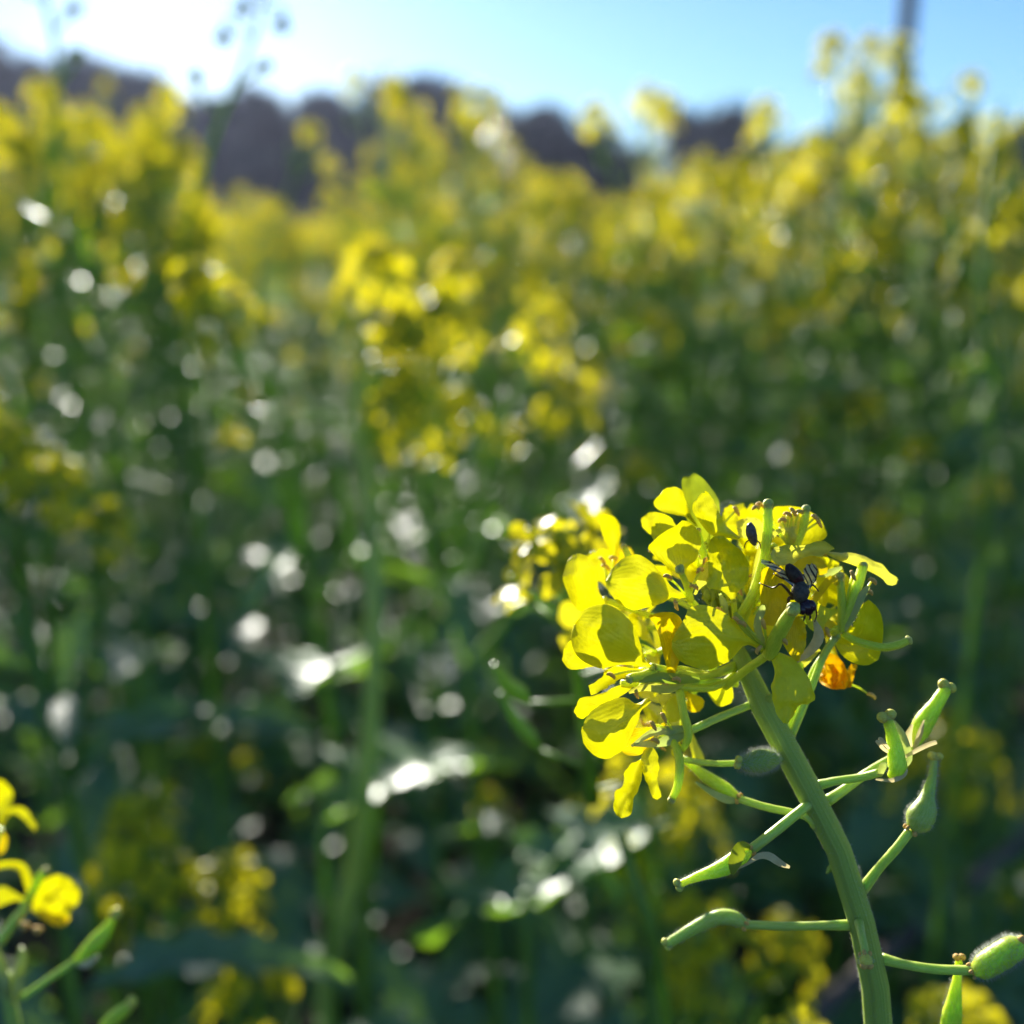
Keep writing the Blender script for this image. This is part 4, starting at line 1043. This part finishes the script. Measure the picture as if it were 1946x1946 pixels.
# bright upright pod
p9 = pod([(1556, 1492, .1445), (1590, 1484, .1435), (1632, 1478, .1425), (1672, 1468, .141)], 16, [(1690, 1476, .1405), (1704, 1464, .140), (1704, 1440, .140), (1699, 1412, .140), (1692, 1384, .1397), (1685, 1362, .1395)], [12, 34, 33, 27, 21, 20], 30, 'pod', 'knob', 200, .0004, False)
sep(p9, [(1664, 1481, .1398), (1694, 1483, .139), (1716, 1474, .139), (1724, 1462, .1392)], [3, 8, 9, 4], 'dry')
sep(p9, [(1714, 1460, .1405), (1727, 1440, .141), (1716, 1398, .1415), (1699, 1370, .142)], [8, 14, 13, 5], 'sepal')
sep(p9, [(1688, 1430, .139), (1678, 1422, .1385), (1670, 1412, .138), (1664, 1408, .138)], [5, 7, 8, 4], 'dry')
sep(p9, [(1690, 1424, .139), (1682, 1414, .1385), (1674, 1405, .138), (1669, 1403, .138)], [5, 7, 8, 4], 'dry')
sep(p9, [(1716, 1440, .141), (1738, 1428, .141), (1762, 1416, .141), (1780, 1410, .141)], [5, 8, 9, 8], 'dry')
sep(p9, [(1672, 1474, .1405), (1678, 1456, .139), (1684, 1450, .139)], [10, 14, 4], 'sepal')
# pod behind it, upper right
p10 = pod([(1572, 1522, .145), (1605, 1500, .1455), (1650, 1468, .146), (1728, 1424, .147)], 18, [(1728, 1424, .147), (1742, 1398, .1465), (1758, 1370, .146), (1778, 1340, .1455), (1792, 1318, .1455), (1799, 1305, .1455)], [16, 34, 38, 28, 24, 22], 30, 'pod', 'knob', 260, .0004)
sep(p10, [(1730, 1420, .1455), (1726, 1400, .145), (1734, 1376, .145)], [10, 14, 4], 'dry')
sep(p10, [(1738, 1424, .1455), (1748, 1395, .1445), (1756, 1368, .1445)], [8, 11, 3], 'dry')
# small stubs along the stem
mb = MB()
for (x, y, dx, dy, L, w) in [(1498, 1400, 14, 40, 60, 12), (1585, 1640, -14, 20, 60, 10), (1452, 1338, 16, -18, 30, 14)]:
    tube(mb, [P(x, y, .1452), P(x + dx * .5, y + dy * .5, .145), P(x + dx, y + dy, .1445)], [w * .3 * PX, w * .6 * PX, w * .2 * PX], 8, 8, 0)
mb.build('stub', M['stem'], hp)

# ================================================================ the fly
fb = P(1520, 1125, .1372)
fly = empty('fly', fb); tag(fly, 'small dark fly with banded clear wings clinging to the yellow flower head', 'fly')
ROOTS.append(fly)
mb = MB()
F3 = [(1497, 1072, .1366), (1500, 1078, .1366), (1507, 1090, .1365), (1517, 1102, .1366), (1522, 1110, .1368)]
tube(mb, [P(*p) for p in F3], [4 * PX, 9 * PX, 13.5 * PX, 12 * PX, 6.5 * PX], 18, 18, 0)
nf = len(mb.f)
B2 = [(1521, 1108, .1368), (1521, 1114, .1364), (1521, 1124, .1362), (1523, 1134, .1362), (1527, 1141, .1364), (1529, 1145, .1364)]
tube(mb, [P(*p) for p in B2], [6 * PX, 13.5 * PX, 17 * PX, 15 * PX, 8 * PX, 6 * PX], 18, 18, 2)
H2 = [(1527, 1142, .1364), (1529, 1146, .1362), (1533, 1154, .1360), (1536, 1163, .1360), (1536, 1169, .1361)]
tube(mb, [P(*p) for p in H2], [6 * PX, 12 * PX, 14 * PX, 10 * PX, 4 * PX], 14, 16, 3)
for i in range(len(mb.m)):
    if i < nf and (i // 18) > 9: mb.m[i] = 1
mb.build('body', [M['fly_dark'], M['fly_red'], M['fly_grey'], M['fly_eye']], fly)
M['bug'] = simple('bug_shell', (0.08, 0.06, 0.04), (0.18, 0.14, 0.10), 0.5, 1800, 0.4, 0.00006)
for sx, sy in ((1524, 1158), (1543, 1151)):
    mb = MB(); ell(mb, P(sx, sy, .1356), P(sx + 3, sy + 8, .1356) - P(sx, sy, .1356), 8 * PX, 11 * PX, 14, 10, 0); mb.build('eye', M['fly_eye'], fly)
def leg(pts, w):
    mb = MB(); tube(mb, [P(*p) for p in pts], [a * .5 * PX for a in w], 22, 8, 0); mb.build('leg', M['fly_leg'], fly)
leg([(1508, 1136, .1366), (1500, 1126, .1356), (1490, 1114, .1350), (1482, 1110, .1352), (1475, 1115, .1358), (1468, 1117, .1366), (1455, 1113, .1376), (1443, 1108, .1384)], [6, 6, 5.5, 4, 3.6, 3.2, 2.6, 2])
leg([(1508, 1136, .1370), (1499, 1138, .1368), (1497, 1154, .1372), (1488, 1168, .1376), (1480, 1178, .138), (1476, 1185, .1382)], [9, 7, 4, 4.4, 3, 2])
leg([(1532, 1140, .1376), (1545, 1148, .1385), (1552, 1166, .139), (1548, 1182, .139)], [6, 4, 3, 2])
leg([(1512, 1118, .1378), (1498, 1104, .1390), (1484, 1098, .139), (1470, 1090, .1398)], [6, 4, 3, 2])
leg([(1530, 1118, .1378), (1545, 1112, .1388), (1556, 1124, .139)], [6, 4, 2])
leg([(1514, 1160, .1378), (1506, 1172, .138), (1500, 1186, .1384)], [5, 4, 2])
for a in ([(1530, 1170, .1358), (1528, 1176, .1352), (1527, 1180, .1350)], [(1539, 1168, .1358), (1540, 1173, .1352), (1538, 1178, .1350)]):
    mb = MB(); tube(mb, [P(*p) for p in a], [1.6 * PX, 2.2 * PX, .8 * PX], 6, 6, 0); mb.build('antenna', M['fly_dark'], fly)
sheet('wing', [(1511, 1119), (1494, 1104), (1476, 1089), (1458, 1076), (1446, 1070)], [(1520, 1112), (1505, 1098), (1488, 1082), (1466, 1068), (1448, 1063)], .1360, .1372, 'wing', fly, rip=.00005, seed=3, tilt=.0012)
sheet('wing', [(1530, 1112), (1527, 1098), (1527, 1084), (1533, 1074), (1543, 1071)], [(1536, 1122), (1546, 1110), (1553, 1096), (1554, 1083), (1549, 1073)], .1360, .1352, 'wing', fly, rip=.00005, seed=4)

# the second insect, a fly's abdomen behind a petal, built as a plain bug
bt = empty('bug', P(1428, 1012, .1412)); tag(bt, 'small dark grey beetle half hidden between the upper petals', 'bug'); ROOTS.append(bt)
mb = MB(); tube(mb, [P(1427, 993, .1412), P(1426, 1000, .1410), P(1428, 1014, .1408), P(1432, 1028, .1410), P(1434, 1036, .1412)], [2 * PX, 8 * PX, 10.5 * PX, 8 * PX, 3 * PX], 18, 14, 0, lump=.05)
mb.build('body', M['bug'], bt)
for dx in (-1, 1):
    mb = MB(); tube(mb, [P(1430, 1024, .1412), P(1430 + dx * 12, 1030, .1414), P(1430 + dx * 16, 1042, .1418)], [1.6 * PX, 1.3 * PX, .8 * PX], 8, 6, 0); mb.build('leg', M['fly_dark'], bt)

# ================================================================ plant at the lower left, a little behind the focus
lp0 = P(16, 1950, .205)
lp = empty('mustard_plant', (lp0.x, lp0.y, 0)); tag(lp, 'slightly blurred mustard plant with curled petals and a glowing pod, lower left corner', 'plant'); ROOTS.append(lp)
hp_keep = hp; hp = lp
D = .205
def pt(pts, w, mt, name='stalk'): return px_tube(name, [(a, b, D + c) for a, b, c in pts], w, mt, lp, 18, 12)
sm = [P(10, 1850, D), P(16, 1905, D), P(24, 1960, D)]; sm += [sm[-1] + Vector((.01, .01, -.2)), Vector((sm[-1].x, sm[-1].y + .01, 0))]
mb = MB(); tube(mb, sm, [.0009, .0014, .0016, .0019, .0024], 40, 14, 0, lump=.05); mb.build('stem', M['stem'], lp)
fa = px_tube('flower', [(0, 1790, D), (20, 1760, D), (40, 1735, D), (50, 1712, D)], [18, 18, 16, 14], 'stalk', lp, 16, 10)
pistil(fa, [(50, 1714, D), (62, 1695, D - .002), (76, 1668, D - .003), (86, 1655, D - .004)], [14, 16, 16, 14], 22)
sheet('petal', [(60, 1730), (72, 1690), (90, 1668), (112, 1662)], [(64, 1734), (84, 1740), (112, 1760), (128, 1742), (152, 1706), (150, 1688), (130, 1668)], D, D - .002, 'petal', fa, cup=.0008, rip=.0024, seed=61)
sheet('petal', [(50, 1712), (46, 1680), (30, 1652), (0, 1652), (-20, 1662)], [(58, 1708), (62, 1672), (44, 1640), (4, 1638), (-20, 1645)], D, D + .001, 'petal', fa, cup=.001, seed=62)
sheet('petal', [(48, 1716), (30, 1712), (0, 1722), (-20, 1740)], [(48, 1708), (26, 1694), (4, 1684), (-20, 1700)], D, D + .001, 'petal', fa, seed=63)
sheet('petal', [(70, 1740), (90, 1752), (108, 1762)], [(76, 1728), (104, 1738), (132, 1742), (124, 1760)], D - .001, D - .002, 'petal_gold', fa, rip=.001, seed=64)
fb_ = px_tube('flower', [(-30, 1640, D), (-10, 1600, D), (0, 1575, D)], [16, 16, 14], 'stalk', lp, 12, 10)
sheet('petal', [(0, 1570), (-8, 1530), (-14, 1500), (-6, 1480)], [(6, 1566), (20, 1530), (24, 1505), (8, 1484)], D, D, 'petal', fb_, rip=.001, seed=65)
sheet('petal', [(0, 1566), (20, 1548), (40, 1552), (66, 1580)], [(2, 1552), (24, 1534), (50, 1538), (72, 1572)], D, D - .001, 'petal', fb_, seed=66)
sheet('petal', [(0, 1580), (-6, 1600), (-4, 1625)], [(6, 1580), (14, 1596), (8, 1620)], D, D, 'petal_gold', fb_, seed=67)
po = px_tube('seed_pod', [(40, 1898, D), (80, 1870, D), (120, 1842, D), (146, 1824, D)], [14, 13, 12, 12], 'stalk', lp, 16, 10)
px_tube('pod_body', [(144, 1826, D), (165, 1808, D), (188, 1786, D), (205, 1762, D), (216, 1742, D)], [14, 26, 32, 20, 12], 'pod', po, 20, 12)
px_tube('stigma', [(214, 1744, D), (219, 1736, D), (224, 1726, D)], [14, 24, 10], 'knob', po, 8, 10)
px_tube('sepal', [(146, 1832, D), (165, 1832, D), (186, 1816, D)], [6, 16, 8], 'straw', po, 8, 8)
po = px_tube('seed_pod', [(150, 1990, D), (180, 1966, D), (200, 1948, D)], [14, 14, 14], 'stalk', lp, 8, 10)
px_tube('pod_body', [(195, 1952, D), (220, 1932, D), (240, 1916, D), (250, 1908, D)], [18, 28, 24, 14], 'pod', po, 12, 12)
px_tube('stigma', [(246, 1914, D), (250, 1904, D), (244, 1896, D)], [16, 22, 12], 'knob', po, 8, 10)
for q in ([(20, 1900, 0), (32, 1860, 0), (42, 1820, -.001), (40, 1800, 0)], [(14, 1900, 0), (10, 1870, -.001), (0, 1830, 0), (-8, 1800, 0)], [(24, 1910, 0), (34, 1880, -.001), (38, 1846, 0)]):
    b = [(a, c, D + e) for a, c, e in q]; px_tube('bud', b, [8] + [19] * (len(b) - 2) + [6], 'sepal', lp, 14, 10)
for q in ((46, 1758), (72, 1766)):
    px_tube('anther', [(q[0] - 6, q[1] - 2, D), (q[0], q[1] + 2, D - .001), (q[0] + 6, q[1], D)], [8, 15, 8], 'anther', lp, 8, 8)
hp = hp_keep

# cluster just behind the sharp one, blurred
bc = P(1050, 1020, .235)
bp = empty('mustard_plant', (bc.x, bc.y, 0)); tag(bp, 'blurred mustard flower head peeping out behind the left of the sharp one', 'plant')
r = random.Random(4)
me = MB(); tube(me, [(.035, 0, 0), (.05, .005, .4), (.034, 0, bc.z - .16), (.016, 0, bc.z - .07), (-.004, 0, bc.z)], [.003, .0026, .0018, .0012], 20, 8, 0); _old_link('stem', me.mesh('stem', [M['gstem']]), bp)
for i in range(1):
    o = _old_link('flower_head', RAC[(i * 2 + 1) % 7], bp); s = (.95, .6, .6)[i]
    o.location = (.010, 0, bc.z - .062); o.rotation_euler = ((.2, .1, .2)[i], (-.15, -.25, .3)[i], i * 2); o.scale = (s, s, s)

# big leaves that catch the light at the bottom centre, on a plant of their own
def leafy_plant(px, py, D_, spec, label):
    c = P(px, py, D_); root = empty('mustard_plant', (c.x, c.y, 0)); tag(root, label, 'plant', 'leafy plants near the camera')
    me = MB(); tube(me, [(0, 0, 0), (.006, 0, c.z * .5), (0, 0, c.z), (0, 0, c.z + .03)], [.004, .0034, .0024, .001], 16, 8, 0)
    _old_link('stem', me.mesh('stem', [M['gstem']]), root)
    for (dz, az, pitch, roll, s, k) in spec:
        o = _old_link('leaf', LEAF[k], root); o.location = (0, 0, c.z + dz); o.rotation_euler = (roll, pitch, az); o.scale = (s, s, s)
leafy_plant(140, 1900, .42, [(0, .2, -.1, .1, .65, 3), (-.02, 3.0, 0, -.1, 1.1, 1), (-.03, 4.6, .1, 0, 1.0, 6)], 'leafy mustard plant with blue-green leaves in the bottom left corner')

# leaves lying so that the low sun glances off them towards the camera
def glare_leaf(root, px, py, D_, az, s, k, droop=0.0, me=None):
    c = P(px, py, D_); hv = ((CAM - c).normalized() + sdir).normalized()
    q = hv.to_track_quat('Z', 'Y') @ Quaternion((0, 0, 1), az) @ Quaternion((0, 1, 0), droop)
    o = _old_link('leaf', me or LEAF[k], root); o.rotation_mode = 'QUATERNION'; o.rotation_quaternion = q; o.location = c - root.location; o.scale = (s, s, s)
BIG = [leaf_mesh('leaf', 90 + i, .11, .085, 34, 12, droop=.22 + .1 * i, lobes=4) for i in range(3)]
def glare_plant(px, py, D_, label, spec):
    c = P(px, py, D_); root = empty('mustard_plant', (c.x, c.y, 0)); tag(root, label, 'plant', 'leafy plants near the camera')
    me = MB(); tube(me, [(0, 0, 0), (.005, .004, c.z * .5), (0, 0, c.z)], [.004, .0034, .0022], 16, 8, 0); _old_link('stem', me.mesh('stem', [M['gstem']]), root)
    for x, y, az, s_, k, dr in spec: glare_leaf(root, x, y, D_, az, s_, 0, dr, BIG[k])
glare_plant(1000, 1700, .47, 'mustard plant with broad pale lobed leaves catching the sun, bottom centre', [(1000, 1735, 2.6, .95, 0, .15), (1010, 1725, 4.3, .8, 1, .3), (1180, 1720, 3.3, .8, 2, .1), (985, 1740, 3.6, .9, 2, .35)])
glare_plant(610, 1570, .55, 'mustard plant with one long toothed leaf pointing left, sunlit at its tip', [(610, 1570, 2.9, 1.15, 1, .1), (560, 1330, 3.3, .9, 2, .2)])
glare_plant(250, 1240, .75, 'mustard plant with small pale leaves gleaming at middle left', [(260, 1230, 2.4, .6, 0, .1), (300, 1260, .4, .6, 1, .1), (120, 1440, 3.0, .7, 2, .2)])
glare_plant(1110, 1010, .7, 'mustard plant with one white gleaming leaf just above the sharp head', [(1120, 990, 2.8, .55, 0, .1)])

# single stalks that stand out on their own: (main line, widths in photo pixels, side twigs, heads, label)
def lone(label, line, wid, twigs, heads, tip='bud', sm_='gstem'):
    a = P(*line[-1]); root = empty('mustard_plant', (a.x, a.y, 0)); tag(root, label, 'plant', 'single stalks'); L0 = Vector(root.location)
    w = [P(*p) - L0 for p in line]; R = [q * .5 * p[2] * TH / 973 for q, p in zip(wid, line)]
    e = w[-1]; w += [Vector((0, .01, e.z * .5)), Vector((0, 0, 0))]; R += [R[-1] * 1.1, R[-1] * 1.2]
    mb = MB(); tube(mb, w, R, 40, 8, 0, lump=.05)
    for tw in twigs:
        q = [P(*p) - L0 for p in tw]; tube(mb, q, [.0009] * len(q), 8, 6, 0)
    _old_link('stem', mb.mesh('stem', [M[sm_]]), root)
    for tw in twigs:
        q = P(*tw[-1]) - L0; q0 = P(*tw[-2]) - L0; mb = MB(); d = (q - q0).normalized()
        if tip == 'bud':
            for k in range(7): ell(mb, q + Vector((math.cos(k * 2.4), math.sin(k * 2.4), .3 * (k % 3))) * .0028, d + Vector((math.cos(k * 2.4), math.sin(k * 2.4), 0)) * .4, .0016, .003, 6, 5, 0)
            _old_link('bud', mb.mesh('bud', [M['bud']]), root)
        else:
            tube(mb, [q, q + d * .006, q + d * .014, q + d * .02], [.0008, .002, .0016, .0006], 8, 7, 0); _old_link('seed_pod', mb.mesh('seed_pod', [M['bpod']]), root)
    for x, y, d, s_, k, ax_ in heads:
        o = _old_link('flower_head', RAC[k], root); o.location = P(x, y, d) - L0; o.rotation_mode = 'QUATERNION'; o.rotation_quaternion = Vector(ax_).to_track_quat('Z', 'Y'); o.scale = (s_,) * 3
lone('pale thin mustard stalk leaning right across the sky beside the sun glare', [(525, -160, .55), (500, 10, .55), (455, 140, .55), (405, 260, .56), (375, 380, .57), (350, 620, .6)], [6, 9, 11, 12, 12, 14],
     [[(500, 10, .55), (540, 20, .55), (535, 50, .55)], [(480, 70, .55), (430, 40, .55), (425, 75, .55)], [(505, 0, .55), (470, -10, .55), (462, 20, .55)], [(440, 170, .55), (500, 130, .55)], [(420, 220, .55), (380, 180, .55), (372, 150, .55)]], [])
lone('pale thin mustard stalk rising out of the top edge at the upper left', [(60, -160, .6), (80, 0, .6), (105, 60, .6), (112, 160, .6), (100, 330, .62), (130, 600, .65)], [8, 10, 11, 11, 12, 13],
     [[(80, 0, .6), (40, -20, .6)], [(105, 60, .6), (140, 20, .6)], [(112, 160, .6), (140, 120, .6), (145, 105, .6)]], [])
lone('upright green mustard stem with bright yellow blooms at its top, left of centre', [(690, 640, .54), (680, 760, .54), (700, 950, .54), (712, 1180, .54), (700, 1420, .55), (672, 1680, .57), (620, 1900, .58)], [14, 22, 28, 32, 35, 38, 40],
     [[(705, 980, .54), (740, 900, .54), (800, 860, .54)], [(700, 900, .54), (650, 800, .54), (560, 790, .54)], [(712, 1100, .54), (760, 1040, .54), (820, 1010, .54)]],
     [(590, 900, .54, 1.15, 3, (-.5, 0, 1)), (850, 1090, .54, 1.15, 2, (-.2, -.2, 1)), (740, 900, .54, 1.1, 5, (.1, 0, 1))], 'pod', 'stalk')
lone('small yellow mustard flower head peeping over the bottom edge left of the leaning stem', [(1530, 2380, .235), (1532, 2500, .236), (1540, 2750, .245)], [10, 14, 16], [], [(1530, 2480, .235, .7, 3, (0, 0, 1))])
lone('slim dark green stalk with a pale tip before the sky at the right edge', [(1905, 190, .50), (1885, 270, .50), (1872, 420, .50), (1862, 640, .5), (1880, 900, .52)], [5, 9, 11, 13, 14],
     [[(1872, 420, .5), (1900, 380, .5)], [(1866, 560, .5), (1820, 500, .5), (1815, 470, .5)]], [], 'pod')
lone('slim green stalk running slantwise through the upper left flowers', [(120, 330, .62), (150, 460, .62), (190, 640, .62), (230, 860, .63), (260, 1100, .65)], [7, 9, 11, 12, 13],
     [[(150, 460, .62), (100, 430, .62)], [(190, 640, .62), (250, 590, .62), (262, 560, .62)]], [], 'pod')

# leaning dead stalk at the lower right
a, b = P(1400, 2050, .62), P(1830, 1690, .74); dd = (b - a)
mb = MB(); tube(mb, [a - dd * 1.3, a, b, b + dd * .5], [.006, .0062, .005, .004], 16, 8, 0, lump=.08)
tag(mb.build('dead_stalk', M['stalk_dry']), 'grey-brown dead stalk lying slantwise behind the leaning green stem', 'stalk')

# added gap for sunlight: leaves and heads shading the near plants are left off
bpy.context.view_layer.update()
for o in list(bpy.data.objects):
    if o.name.split('.')[0] in ('flower_head', 'leaf') and o.parent is not None and o.parent is not hp and o.parent is not lp and o.parent is not bp:
        me_ = o.data; mn = Vector((1e9,) * 3); mx_ = Vector((-1e9,) * 3)
        for c_ in o.bound_box:
            w_ = o.matrix_world @ Vector(c_); mn = Vector(map(min, mn, w_)); mx_ = Vector(map(max, mx_, w_))
        c_ = (mn + mx_) / 2; rr_ = (mx_ - mn).length * .30
        if o.parent.get('group') == 'leafy plants near the camera' or o.parent.get('group') == 'single stalks': continue
        for q_ in (P(1180, 1180, .142), P(1350, 1150, .142), P(1520, 1150, .142), P(1200, 1420, .142), P(1480, 1350, .142), P(1700, 1450, .143), P(1640, 1800, .143), P(1350, 1650, .143), P(1800, 1800, .143), P(100, 1750, .19), P(700, 1000, .54), P(712, 1180, .54), P(695, 1420, .55), P(670, 1680, .57),
                   P(900, 1770, .47), P(1000, 1730, .47), P(1130, 1730, .47), P(830, 1730, .47), P(950, 1700, .47), P(500, 1580, .55), P(400, 1600, .55), P(560, 800, .54), P(850, 880, .6)):
            v_ = c_ - q_; t_ = v_.dot(sdir)
            if t_ > .03 and (v_ - sdir * t_).length < rr_ + .006:
                bpy.data.objects.remove(o); break
